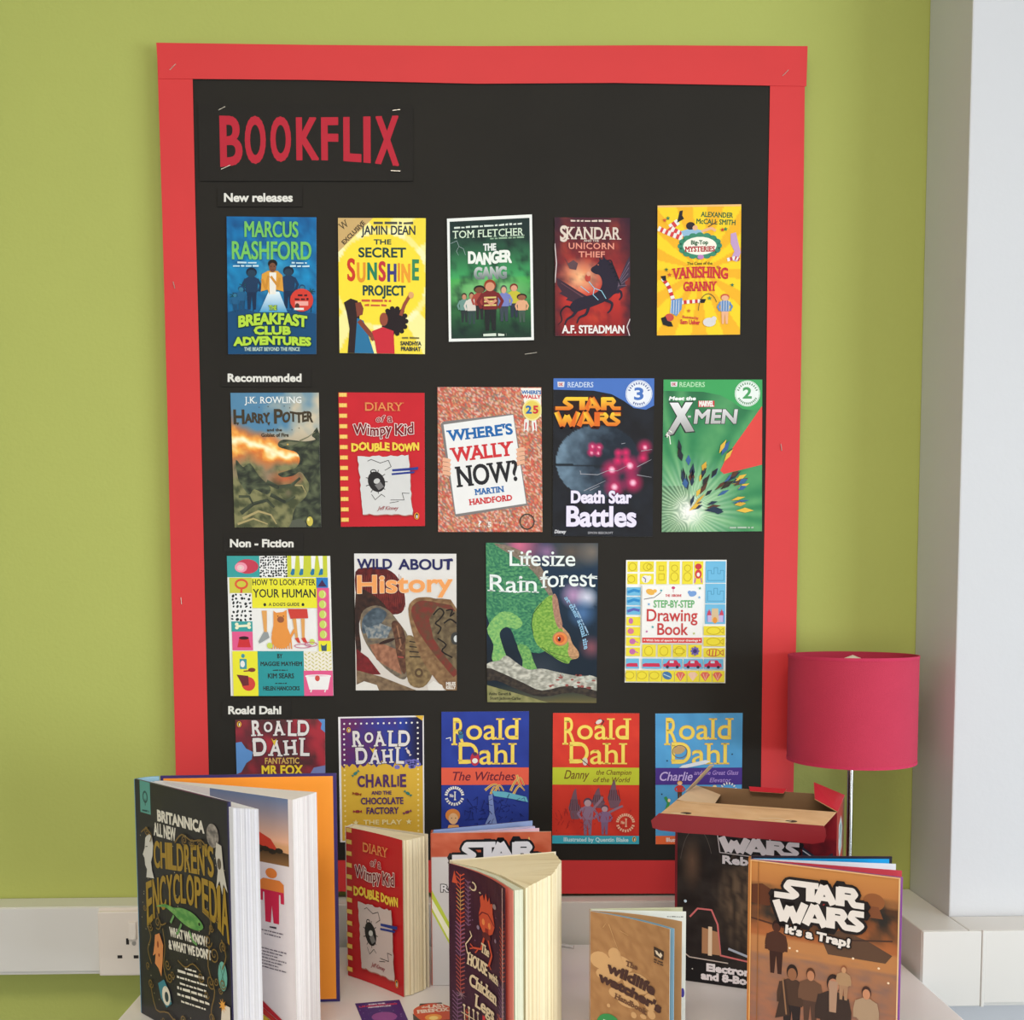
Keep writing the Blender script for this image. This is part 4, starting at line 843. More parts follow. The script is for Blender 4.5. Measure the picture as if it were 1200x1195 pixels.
def art_lizard():
    a = Art(54, 22, 547, 726)
    def f(x, y):
        c = mixc((26, 50, 72), (18, 34, 48), (y-200)/300); c = mixc(c, (96, 84, 74), max(0, 1-math.hypot((x-430)/140, (y-60)/90))); c = mixc(c, (110, 100, 60), max(0, (y-640)/90))
        return c
    a.bg(glow(f, [(200, 30, 110, (214, 110, 140), .7), (80, 30, 90, (60, 120, 90), .8), (320, 60, 50, (150, 110, 150), .8), (440, 250, 60, (190, 150, 190), .6), (500, 260, 50, (220, 220, 236), .6), (480, 330, 70, (80, 120, 170), .9), (520, 480, 60, (140, 80, 90), .9), (520, 60, 70, (120, 110, 100), .8), (300, 600, 130, (50, 60, 70), .8), (90, 560, 110, (20, 30, 40), .8)]), 40, 56)
    sc = lambda c1, c2, s=.12: (lambda x, y: mixc(c1, c2, .5+1.3*nz(x, y, s, 7)+.15*math.sin(x*.5)*math.sin(y*.5)))
    a.P([(54, 30), (100, 24), (170, 60), (230, 100), (290, 160), (330, 210), (345, 260), (340, 330), (330, 420), (310, 500), (240, 500), (190, 470), (160, 400), (100, 380), (54, 340)], sc((36, 104, 82), (92, 160, 106)), sub=11)
    a.P([(90, 24), (180, 44), (260, 90), (310, 150), (350, 250), (330, 250), (280, 170), (220, 110), (140, 60)], sc((150, 130, 116), (110, 100, 84)), sub=12)
    # head
    a.P([(262, 330), (300, 280), (345, 250), (372, 300), (380, 380), (412, 420), (432, 470), (464, 502), (462, 524), (430, 536), (418, 552), (380, 540), (330, 508), (280, 470), (258, 410)], sc((96, 148, 56), (152, 188, 84)), sub=10)
    a.P([(346, 262), (356, 244), (370, 268), (380, 330), (392, 380), (380, 400), (362, 372), (350, 320)], sc((150, 108, 92), (186, 142, 116)), sub=9)
    a.P([(380, 380), (420, 420), (436, 462), (464, 500), (462, 526), (432, 530), (416, 500), (420, 460), (396, 410)], sc((176, 132, 96), (206, 160, 116)), sub=9)
    a.P([(56, 400), (110, 330), (170, 330), (214, 370), (190, 400), (140, 392), (112, 420), (126, 480), (140, 530), (100, 560), (76, 530), (84, 470)], sc((96, 160, 96), (150, 196, 110)), sub=10)
    a.P([(190, 470), (240, 480), (262, 540), (280, 590), (240, 612), (210, 590), (214, 540)], sc((80, 140, 80), (134, 184, 100)), sub=10)
    a.L([(262, 420), (252, 380), (262, 330), (300, 284)], 3, (30, 70, 50)); a.L([(300, 480), (350, 520), (414, 548)], 3, (50, 90, 44)); a.L([(330, 500), (400, 520), (456, 524)], 2, (60, 70, 40))
    a.E(383, 442, 36, 32, (184, 128, 92)); a.E(383, 442, 30, 27, (226, 138, 70)); a.E(381, 442, 20, 18, (206, 98, 52)); a.E(378, 444, 7, 10, (36, 22, 22)); a.E(374, 438, 3, 3, WH, n=6)
    # branch
    a.P([(54, 556), (110, 540), (140, 518), (190, 552), (240, 580), (300, 575), (380, 592), (460, 606), (547, 612), (547, 700), (480, 668), (400, 668), (300, 690), (220, 660), (120, 612), (54, 620)], sc((140, 140, 128), (206, 204, 190), .06), sub=13)
    a.P([(54, 574), (130, 600), (220, 640), (300, 672), (420, 650), (547, 672), (547, 706), (440, 680), (300, 700), (200, 672), (100, 630), (54, 630)], sc((70, 60, 50), (40, 36, 34), .08), sub=14)
    a.nl(); rnd = random.Random(3); [a.E(rnd.uniform(330, 540), rnd.uniform(600, 660), rnd.uniform(5, 12), rnd.uniform(3, 6), (150, 80, 74) if k % 3 else (190, 200, 190), n=7, nl=False) for k in range(26)]
    a.P([(54, 650), (200, 690), (330, 726), (54, 726)], sc((120, 120, 74), (150, 146, 96), .04), sub=20)
    W_ = (232, 240, 236)
    a.T('Lifesize', 150, 122, 296, 66, W_, serif=True, b=1.2); a.T('Rain', 60, 232, 226, 72, W_, serif=True, b=1.2, warp=lambda X, Y: (X, Y+14*((X-58)/230.)-(6 if X > 200 else 0))); a.T('forest', 292, 218, 252, 72, W_, serif=True, b=1.2, warp=lambda X, Y: (X, Y-8*math.sin(math.pi*(X-300)/300.)))
    a.T('at their actual size', 398, 262, 245, 21, (150, 196, 226), serif=True, rot=68, b=1, warp=lambda X, Y: (X+18*math.sin(math.pi*(Y-262)/225.), Y))
    a.dash(440, 290, 150, 9, (150, 180, 206), 4, rot=64)
    a.T('Anita Ganeri &', 62, 694, 100, 12, (30, 30, 24), b=.5); a.T('Stuart Jackson-Carter', 66, 714, 142, 12, (30, 30, 24), b=.5)
    return a
def art_stepbook():
    a = Art(664, 98, 1112, 639); a.bg((240, 240, 236)); Y = (236, 220, 60); B = (112, 186, 222); O = (196, 170, 30); P = (196, 110, 170)
    def tile(x0, y0, x1, y1, c): a.R(x0+2, y0+2, x1-2, y1-2, c)
    for x0, x1 in ((668, 718), (724, 790)):
        tile(x0, 102, x1, 152, Y); tile(x0, 156, x1, 206, Y); a.O((x0+x1)/2, 128, 16, 17, 3, O); a.O((x0+x1)/2-(5), 182, 16, 15, 3, O)
    a.O(768, 128, 12, 12, 3, O); a.E(752, 182, 18, 17, WH); a.L([(740, 172), (752, 182), (750, 196)], 4, (110, 90, 150)); a.E(768, 176, 9, 10, WH)
    for x0 in (796, 854, 912): tile(x0, 102, x0+52, 206, Y); a.O(x0+26, 134, 14, 14, 3, O, n=4 if x0 == 796 else 14, a0=45, a1=405); a.O(x0+26, 172, 17, 19, 3, O, n=4 if x0 == 796 else 14, a0=45, a1=405)
    tile(966, 102, 1010, 206, Y); a.E(986, 127, 15, 13, (206, 60, 66)); a.E(986, 160, 15, 20, (206, 60, 66)); a.E(986, 162, 7, 9, WH); a.L([(974, 176), (970, 198)], 6, P); a.L([(998, 176), (1002, 198)], 6, P)
    for k, (y0, y1) in enumerate(((102, 200), (200, 290), (290, 380))):
        tile(1016, y0, 1110, y1, B); m = (80, 150, 190) if k < 2 else (130, 110, 190); cb = (y1-12)
        a.L([(1028, cb), (1028, cb-44), (1044, cb-44), (1044, cb-30), (1056, cb-30), (1056, cb-56), (1072, cb-56), (1072, cb-30), (1084, cb-30), (1084, cb-44), (1100, cb-44), (1100, cb), (1028, cb)], 3, m)
    a.P([(1030, 340), (1098, 340), (1098, 370), (1030, 370)], (196, 180, 220)); a.P([(1048, 310), (1076, 310), (1080, 370), (1046, 370)], (214, 190, 150)); a.E(1062, 362, 10, 14, (230, 150, 60)); [a.P([(x-10, 340), (x, 312), (x+10, 340)], (206, 70, 90)) for x in (1036, 1092)]
    for k in range(3): tile(666, 216+k*42, 732, 256+k*42, B); a.L([(672, 240+k*42), (700, 230+k*42), (726, 236+k*42)], 12, (50, 140, 200) if k < 2 else (96, 100, 180))
    for k in range(4): tile(666, 346+k*45, 732, 388+k*45, Y); a.E(688+(k > 1)*8, 366+k*45, 10+4*(k > 0), 13, P if k != 1 else (214, 120, 150)); a.L([(700, 362+k*45), (722, 372+k*45)], 4, P) if k > 1 else None
    for k in range(3):
        tile(1010, 386+k*48, 1110, 430+k*48, Y); a.O(1056, 408+k*48, 30, 16, 3, O if k < 2 else (190, 80, 60)); a.L([(1084, 408+k*48), (1100, 396+k*48), (1100, 420+k*48), (1084, 408+k*48)], 3, O if k < 2 else (190, 80, 60))
    [a.L([(1040+k*14, 492), (1038+k*14, 518)], 5, (206, 80, 70)) for k in range(3)]
    for k in range(4): tile(738+k*68, 468, 802+k*68, 526, Y); a.O(768+k*68, 498, 18, 20, 3, O, n=24); 
    a.O(904, 498, 26, 12, 3, O); star(a, 974, 498, 22, (110, 96, 170), n=8, k=.7); a.E(974, 498, 9, 9, (60, 50, 110))
    for k, x in enumerate((666, 738, 830, 922, 1012)):
        tile(x, 530, min(1110, x+90) if k else 728, 578, B); x2 = min(1106, x+84) if k else 724
        a.P([(x+4, 568), (x+4, 556), (x+16, 552), (x2-6, 552), (x2-2, 568)], (206, 50, 84)); 
        if k > 1: a.P([(x+18, 552), (x+28, 538), (x2-22, 538), (x2-12, 552)], (206, 50, 84)); a.R(x+32, 541, x2-34, 551, (190, 220, 236)); [a.E(q, 568, 7, 7, (60, 50, 70), n=10) for q in (x+22, x2-18)]
    for k in range(8):
        tile(666+k*56-(8 if k else 0), 582, 716+k*56, 636, Y); cx = 690+k*55
        if k < 3: a.O(cx-6, 606, 20, 16, 3, O)
        elif k == 3: a.E(cx-4, 606, 22, 17, (70, 120, 170), rot=25); a.L([(cx-20, 600), (cx+12, 614)], 4, (180, 210, 220))
        else: a.P([(cx-22, 602), (cx-12, 590), (cx+10, 590), (cx+22, 602), (cx, 630)], (226, 110, 90) if k != 5 else (240, 200, 170)); a.L([(cx-10, 596), (cx, 624), (cx+10, 596)], 2, (240, 210, 190))
    a.R(736, 208, 1006, 464, (240, 240, 236)); a.R(738, 439, 1004, 462, (216, 70, 66)); a.T('With lots of space for your drawings', 756, 455, 230, 9, WH, b=.7); star(a, 748, 450, 5, WH); star(a, 994, 450, 5, WH)
    a.E(874, 220, 8, 6, (196, 60, 110)); a.L([(874, 226), (874, 240)], 2, (196, 60, 110)); a.T('THE', 839, 259, 20, 10, (206, 60, 70), b=.8); a.T('USBORNE', 866, 259, 44, 10, (206, 60, 70), b=.8)
    a.E(772, 238, 20, 13, (236, 180, 80), rot=20); a.E(792, 234, 9, 8, (236, 180, 80)); a.L([(744, 270), (790, 262), (820, 240)], 3, (110, 100, 100)); a.E(960, 246, 18, 12, (120, 160, 214), rot=-15); a.E(946, 240, 8, 8, (120, 160, 214))
    a.T('STEP-BY-STEP', 788, 306, 180, 31, (104, 178, 112), b=1.6); D = (200, 66, 66); a.T('Drawing', 758, 366, 224, 52, D, b=1.6); a.T('Book', 806, 426, 134, 50, D, b=1.8)
    for x, y, c in ((784, 392, (60, 160, 170)), (758, 412, P), (820, 232, (60, 160, 170)), (968, 420, (190, 200, 120)), (992, 222, (90, 170, 100)), (990, 262, (110, 170, 214)), (766, 292, (110, 170, 214))): star(a, x, y, 7, c)
    return a
def dahl_words(a, x1, y1, w1, h1, x2, y2, w2, h2, c=(232, 226, 222)):
    k = (52, 30, 50)
    def word(s, ws, x, y, w, h):
        tot = sum(ws); xx = x
        for i, (ch, q) in enumerate(zip(s, ws)):
            ww = w*q/tot; hh = h*(1, .62, .92, 1, 1)[i] if s[0] == 'R' else h*(1, .86, .82, 1)[i]; yy = y-(h-hh)*(.75 if s[0] == 'R' and i == 1 else .15)
            a.T(ch, xx+ww*.06, yy, ww*.86, hh, c, serif=True, b=h*.05, ol=(k, h*.05), rot=(-2, 3, -3, 2, 1)[i]); xx += ww
    word('ROALD', (1.05, .75, 1.1, .9, 1.05), x1, y1, w1, h1); word('DAHL', (1.1, 1.15, 1.1, .85), x2, y2, w2, h2)
def emblem(a, x, y, r):
    a.E(x, y, r, r*1.3, (232, 180, 60)); a.E(x, y, r*.5, r, (36, 30, 34)); a.E(x+r*.1, y+r*.15, r*.25, r*.7, WH)
def art_maroon():
    a = Art(95, 108, 583, 830)
    f = lambda x, y: mixc(mixc((122, 44, 56), (74, 50, 50), .5+1.2*nz(x, y, .008, 2)), (176, 52, 64), max(0, nz(x, y, .01, 12)*1.3+max(0, (x-380)/300)))
    a.bg(f, 26, 36); BL = (96, 146, 206)
    a.P([(95, 230), (126, 226), (150, 262), (186, 280), (180, 320), (150, 340), (120, 390), (95, 400)], BL); a.P([(545, 108), (583, 108), (583, 180), (560, 160), (566, 130)], BL); a.P([(500, 400), (520, 368), (583, 356), (583, 420)], (120, 130, 180))
    a.T('FANTASTIC', 253, 345, 186, 31, (216, 180, 96), b=1.6); a.T('MR FOX', 235, 404, 222, 48, (240, 208, 56), b=4)
    a.P([(200, 830), (240, 560), (330, 480), (420, 560), (470, 830)], (206, 110, 50)); dahl_words(a, 178, 194, 322, 80, 186, 301, 314, 92); a.P([(290, 206), (304, 222), (320, 210), (306, 250)], (226, 190, 60)); emblem(a, 117, 131, 12)
    return a
def art_chocolate():
    a = Art(652, 84, 1115, 770); a.bg((236, 232, 232)); G = (226, 182, 62)
    a.bg(lambda x, y: mixc((104, 44, 98), (44, 66, 160), (x-670)/330+.5*nz(x, y, .01)) if x < 1000 else mixc((44, 66, 160), (34, 30, 60), (x-1000)/80), 24, 12, box=(664, 92, 1108, 380))
    rnd = random.Random(8); top = [(664+k*14.8, 352+rnd.uniform(-14, 14)-(20 if 8 < k < 22 and k % 5 == 0 else 0)) for k in range(31)]
    a.P(top+[(1108, 762), (664, 762)], G); a.nl(); [a.E(1000+rnd.uniform(-40, 90), 345+rnd.uniform(-18, 18), 16, 12, (120, 116, 196), n=8, nl=False) for k in range(9)]
    a.nl()
    for k in range(14): a.E(684+k*30.5, 122, 5.5, 5.5, WH, n=8, nl=False)
    for k in range(22):
        for x in (682, 1082): a.E(x, 150+k*28, 5.5, 5.5, WH if k < 7 else (244, 222, 150), n=8, nl=False)
    dahl_words(a, 722, 246, 320, 82, 742, 340, 266, 86); a.P([(818, 248), (834, 262), (852, 250), (838, 284)], (226, 190, 60)); emblem(a, 708, 155, 11); a.P([(1068, 84), (1115, 84), (1108, 112)], G)
    P_ = (84, 50, 104); x = 754
    for ch, w, h in (('C', 40, 56), ('H', 42, 68), ('A', 40, 50), ('R', 38, 64), ('L', 28, 62), ('I', 8, 52), ('E', 34, 66)): a.T(ch, x, 468-(68-h)*.3, w-5, h, P_, b=4.5); x += w+6
    a.T('AND THE', 828, 509, 108, 19, P_, b=1.6); a.T('CHOCOLATE', 770, 561, 230, 35, P_, b=2.4); a.T('FACTORY', 800, 614, 174, 34, P_, b=2.4); a.T('THE PLAY', 782, 672, 208, 24, (246, 232, 170), b=1.6); star(a, 740, 662, 17, (246, 232, 170)); star(a, 1030, 659, 17, (246, 232, 170))
    for x, y, c, r in ((742, 392, (60, 130, 120), -40), (748, 504, (150, 70, 40), 10), (1026, 504, (60, 130, 120), 35), (750, 600, (150, 50, 60), 0), (1022, 606, (130, 60, 90), -20), (1030, 278, (226, 210, 206), 60)):
        a.E(x, y, 13, 8, c, rot=r, n=10); ca, sa = math.cos(R(r)), math.sin(R(r)); [a.P([(x+s*11*ca, y+s*11*sa), (x+s*24*ca-8*sa, y+s*24*sa+8*ca), (x+s*24*ca+8*sa, y+s*24*sa-8*ca)], c) for s in (-1, 1)]
    return a
def dahl_script(a, dx, c=(244, 216, 96)):
    k = (206, 130, 50)
    a.T('R', dx+88, 156, 52, 94, c, serif=True, b=1.1, ol=(k, 1.3)); a.T('oald', dx+140, 137, 190, 72, c, serif=True, b=1.1, ol=(k, 1.3)); a.T('D', dx+112, 222, 68, 74, c, serif=True, b=1.1, ol=(k, 1.3)); a.T('ahl', dx+186, 224, 130, 72, c, serif=True, b=1.1, ol=(k, 1.3))
def badge(a, x, y, r, c=WH):
    ring_text(a, x, y, r*.82, 12, r*.28, c, 190, 350, 5); ring_text(a, x, y, r*.82, 9, r*.28, c, 160, 20, 6); a.T('No', x-r*.45, y+r*.1, r*.35, r*.3, c, b=1); a.T('1', x-r*.02, y+r*.38, r*.14, r*.8, c, serif=True, b=2)
def art_witches():
    a = Art(52, 40, 360, 495); a.bg(lambda x, y: mixc((44, 66, 160), (36, 54, 140), .5+nz(x, y, .02)), 10, 12); dahl_script(a, 0)
    a.E(120, 122, 9, 14, (60, 120, 150)); a.O(120, 112, 8, 7, 3, (60, 60, 70)); a.E(170, 206, 16, 24, (190, 50, 70)); a.E(170, 212, 10, 9, WH); a.E(170, 188, 8, 7, (80, 50, 90)); a.L([(68, 134), (84, 130), (84, 142)], 2.5, WH)
    a.R(52, 236, 360, 297, (232, 96, 72)); a.T('The Witches', 86, 281, 222, 30, (110, 34, 52), b=.9, shear=.25)
    OC = (236, 190, 110)
    for p in ([(206, 316), (226, 300), (246, 296), (256, 318)], [(226, 330), (236, 306), (252, 304)], [(240, 322), (256, 298), (272, 318)], [(296, 318), (310, 288), (330, 272), (344, 300)], [(306, 330), (326, 300), (346, 318)], [(318, 262), (326, 290), (340, 310)]): a.L(p, 9, OC, w1=4, sm=True); a.L(p, 1.4, (120, 80, 60), sm=True)
    a.P([(230, 318), (280, 322), (352, 340), (358, 358), (300, 346), (238, 336)], (110, 190, 210)); a.P([(206, 436), (222, 400), (218, 336), (232, 328), (240, 400), (250, 440)], (130, 150, 206)); a.nl()
    rnd = random.Random(6)
    for k in range(46): x, y = rnd.uniform(140, 345), rnd.uniform(340, 440); a.L([(x, y), (x+rnd.uniform(-16, 16), y+rnd.uniform(-14, 14)), (x+rnd.uniform(-16, 16), y+rnd.uniform(-4, 24))], 1.5, (26, 34, 96), nl=False, cap=False)
    badge(a, 98, 336, 36); a.E(92, 404, 26, 23, (226, 140, 66)); a.E(94, 416, 17, 20, (240, 190, 140)); a.P([(66, 470), (78, 438), (112, 438), (122, 470)], (236, 170, 100)); a.E(88, 414, 2, 2, (40, 30, 30), n=6); a.E(102, 414, 2, 2, (40, 30, 30), n=6)
    return a
def art_champion():
    a = Art(441, 46, 748, 507); a.bg(lambda x, y: mixc((222, 62, 44), (206, 52, 40), .5+nz(x, y, .02)), 10, 12); dahl_script(a, 388)
    a.L([(590, 84), (606, 66), (622, 74), (612, 88)], 3, (60, 50, 50)); a.E(604, 76, 12, 7, (220, 210, 200), rot=-30); a.E(556, 216, 9, 14, (216, 206, 190)); a.L([(540, 206), (572, 232)], 3, (80, 60, 50))
    a.R(441, 237, 748, 298, (194, 202, 52)); a.T('Danny', 482, 277, 84, 30, (120, 90, 30), b=.9, shear=.25); a.T('the Champion', 594, 262, 124, 17, (120, 90, 30), b=.6, shear=.25); a.T('of the World', 584, 288, 128, 17, (120, 90, 30), b=.6, shear=.25)
    G = (150, 120, 140)
    for x, y, h in ((522, 420, 100), (660, 380, 92), (604, 380, 66)): a.P([(x-14, y), (x-24, y-h*.4), (x-6, y-h), (x+2, y-h*1.1), (x+8, y-h*.6), (x+24, y-h*.3), (x+12, y)], (120, 88, 104)); a.nl(); [a.L([(x-20+k*8, y-h*.3), (x-16+k*6, y-h*.7)], 2, (70, 40, 50), nl=False) for k in range(6)]
    figure(a, 566, 476, 130, (150, 122, 150), (140, 112, 140), (190, 160, 170), (96, 70, 90), 1.2, .12); figure(a, 626, 474, 104, (140, 110, 150), (130, 104, 140), (190, 160, 170), (96, 70, 90), 1.1, .13)
    a.L([(586, 382), (612, 352), (618, 340)], 9, G); a.L([(640, 396), (672, 380), (690, 372)], 8, G); rnd = random.Random(7); a.nl()
    for k in range(60): x, y = rnd.uniform(450, 720), rnd.uniform(390, 468); a.L([(x, y), (x+rnd.uniform(-10, 10), y-rnd.uniform(4, 20))], 1.5, (160, 40, 40), nl=False, cap=False)
    badge(a, 700, 432, 35, (240, 190, 160)); a.R(441, 478, 748, 507, (62, 180, 204)); a.T('Illustrated by Quentin Blake', 482, 499, 228, 14, (206, 240, 246), b=.9); emblem(a, 731, 490, 7)
    return a
def art_elevator():
    a = Art(804, 46, 1111, 508); a.bg(lambda x, y: mixc((88, 168, 220), (78, 152, 206), .5+nz(x, y, .02)), 10, 12); dahl_script(a, 748)
    a.E(888, 174, 22, 14, (196, 160, 110), rot=-20); a.O(890, 180, 26, 22, 2.5, (110, 90, 90)); a.P([(880, 242), (900, 228), (980, 210), (1000, 214), (980, 224), (910, 238)], (226, 230, 236))
    a.R(804, 237, 1111, 297, (74, 50, 136)); a.T('Charlie', 816, 282, 116, 30, (196, 176, 226), b=.9, shear=.25); a.T('and the Great Glass', 940, 262, 156, 15, (170, 140, 206), b=.5, shear=.25); a.T('Elevator', 996, 288, 74, 15, (170, 140, 206), b=.5, shear=.25)
    figure(a, 890, 350, 66, (206, 60, 50), (90, 60, 40), (236, 190, 150), (220, 170, 60), 1.2, .14); a.L([(838, 340), (850, 362), (842, 386)], 10, (60, 150, 80)); a.E(852, 352, 5, 6, (236, 210, 180)); a.E(1014, 304, 7, 6, (236, 214, 160)); ring_text(a, 1062, 320, 28, 8, 8, WH, 200, 340)
    for x, y in ((845, 212), (1075, 190), (826, 330), (822, 420)): a.E(x, y, 3, 3, (36, 60, 90), n=6)
    a.R(804, 478, 1111, 508, (236, 110, 60)); a.T('Illustrated by Quentin Blake', 842, 499, 228, 14, WH, b=.9)
    return a

# name, label, the four corners in the photograph
COVERS = [
 (art_football, [(265.5, 253.6), (370.8, 254.6), (370.8, 415), (267.4, 415)], 'blue cover print with green capitals and a figure in a yellow jacket'),
 (art_sunshine, [(396, 255.3), (499, 255.6), (498, 415), (397.9, 413.5)], 'yellow cover print with rainbow lettering and two children reaching up'),
 (art_gang, [(523.8, 256.2), (623.4, 251.2), (625.7, 398.4), (526, 400.3)], 'white-edged dark green cover print with a gang of standing children'),
 (art_winged, [(649.9, 254.6), (738.4, 255.4), (738.4, 393.4), (650.6, 393.4)], 'dark red cover print with a black winged horse in flames'),
 (art_granny, [(770.6, 240.8), (868.7, 239.3), (867.2, 391.9), (769.8, 393)], 'yellow and orange rayed cover print with circus figures in striped stockings'),
 (art_dragonfire, [(270, 460.3), (373.5, 460), (376.3, 617.6), (275, 618)], 'painted cover print of orange flames before a green scaly beast'),
 (art_diary, [(396.5, 459.7), (497.5, 460.3), (498, 616.3), (399.5, 617.2)], 'red cover print pinned to the board with a torn white sheet drawing'),
 (art_crowd, [(512.6, 453.3), (634.4, 453.8), (635.8, 623.2), (513.5, 623.2)], 'red mottled cover print with a tilted white placard held by hands'),
 (art_reader3, [(648.6, 443.3), (766.7, 443.3), (764.8, 628.8), (647.5, 627.9)], 'black cover print with blue top band, grey globe and pink glowing lights'),
 (art_reader2, [(777.6, 444.7), (893.3, 444.7), (892.9, 622.4), (775.4, 623.3)], 'green cover print with a white starburst and a red wedge'),
 (art_human, [(265.8, 651.3), (386.8, 651.3), (390.8, 815), (270.5, 815.3)], 'patchwork cover print of teal, yellow and pink tiles with an orange dog'),
 (art_history, [(415, 648.5), (534.8, 648.8), (535.3, 808.8), (417, 808.8)], 'pale cover print with a crested bronze helmet and a round shield'),
 (art_lizard, [(569.4, 635.9), (700.9, 636.4), (699, 823.6), (571, 822.5)], 'large cover print with a green chameleon on a branch'),
 (art_stepbook, [(733.7, 656.1), (851.5, 655.9), (850, 800.4), (732, 799.6)], 'white cover print bordered by yellow and blue drawing tiles'),
 (art_maroon, [(275.6, 843.4), (380.7, 842.5), (382, 999), (280, 1000)], 'maroon cover print with blue patches, half hidden behind the big open encyclopedia'),
 (art_chocolate, [(396.3, 840), (496.6, 838.2), (497.5, 986), (398.7, 986.8)], 'white-edged cover print, purple above and gold below, with dotted frame'),
 (art_witches, [(517.3, 834), (620, 833.3), (619.3, 985), (517.3, 985)], 'dark blue cover print with an orange title band in the bottom row'),
 (art_champion, [(648, 835.3), (749.3, 835.7), (748.7, 988.7), (647, 988)], 'orange red cover print with a lime band and grey pheasants'),
 (art_elevator, [(768, 836), (870.3, 835.3), (868.5, 989), (768.3, 989)], 'light blue cover print with a purple band, partly behind the open box'),
]
for fn, q, lab in COVERS:
    o = fn().build('book_cover_print', wallquad(*q, -.0140), M['print'])
    props(o, lab, 'print', 'book cover prints on the notice board')
# ================================================================== THE THINGS ON THE TABLE
T0 = TZ+.0004
def v2(p): return (p[0], p[1])
def inset(p, q, d):   # move p towards q
    p, q = Vector(v2(p)), Vector(v2(q)); return tuple(p+(q-p).normalized()*d)
def sheet(name, parent, A, B, z0, z1, art=None, sag=0, thick=.0004, front=(240, 238, 232), back=(240, 238, 232), edge=None, m=None, n=10, out=1, sub=6):
    if art is None: art = Art(0, 0, 100, 140); art.bg(front)
    return art.build(name, platemap(A, B, z0, z1, sag, out), m or M['print'], parent, thick=thick, back=back, edge=edge or front, sub=(art.w[2]-art.w[0])/12 if sag else None, n=n if sag else 1, dz=4e-5 if sag else 2.5e-5)
def swirl(a, x, y, r, c, turns=1.4, s=1, w=1, a0=0):
    a.L([(x+s*r*(1-t/16.*.85)*math.cos(R(a0)+t/16.*turns*2*math.pi), y+r*(1-t/16.*.85)*math.sin(R(a0)+t/16.*turns*2*math.pi)) for t in range(17)], w, c, cap=False)

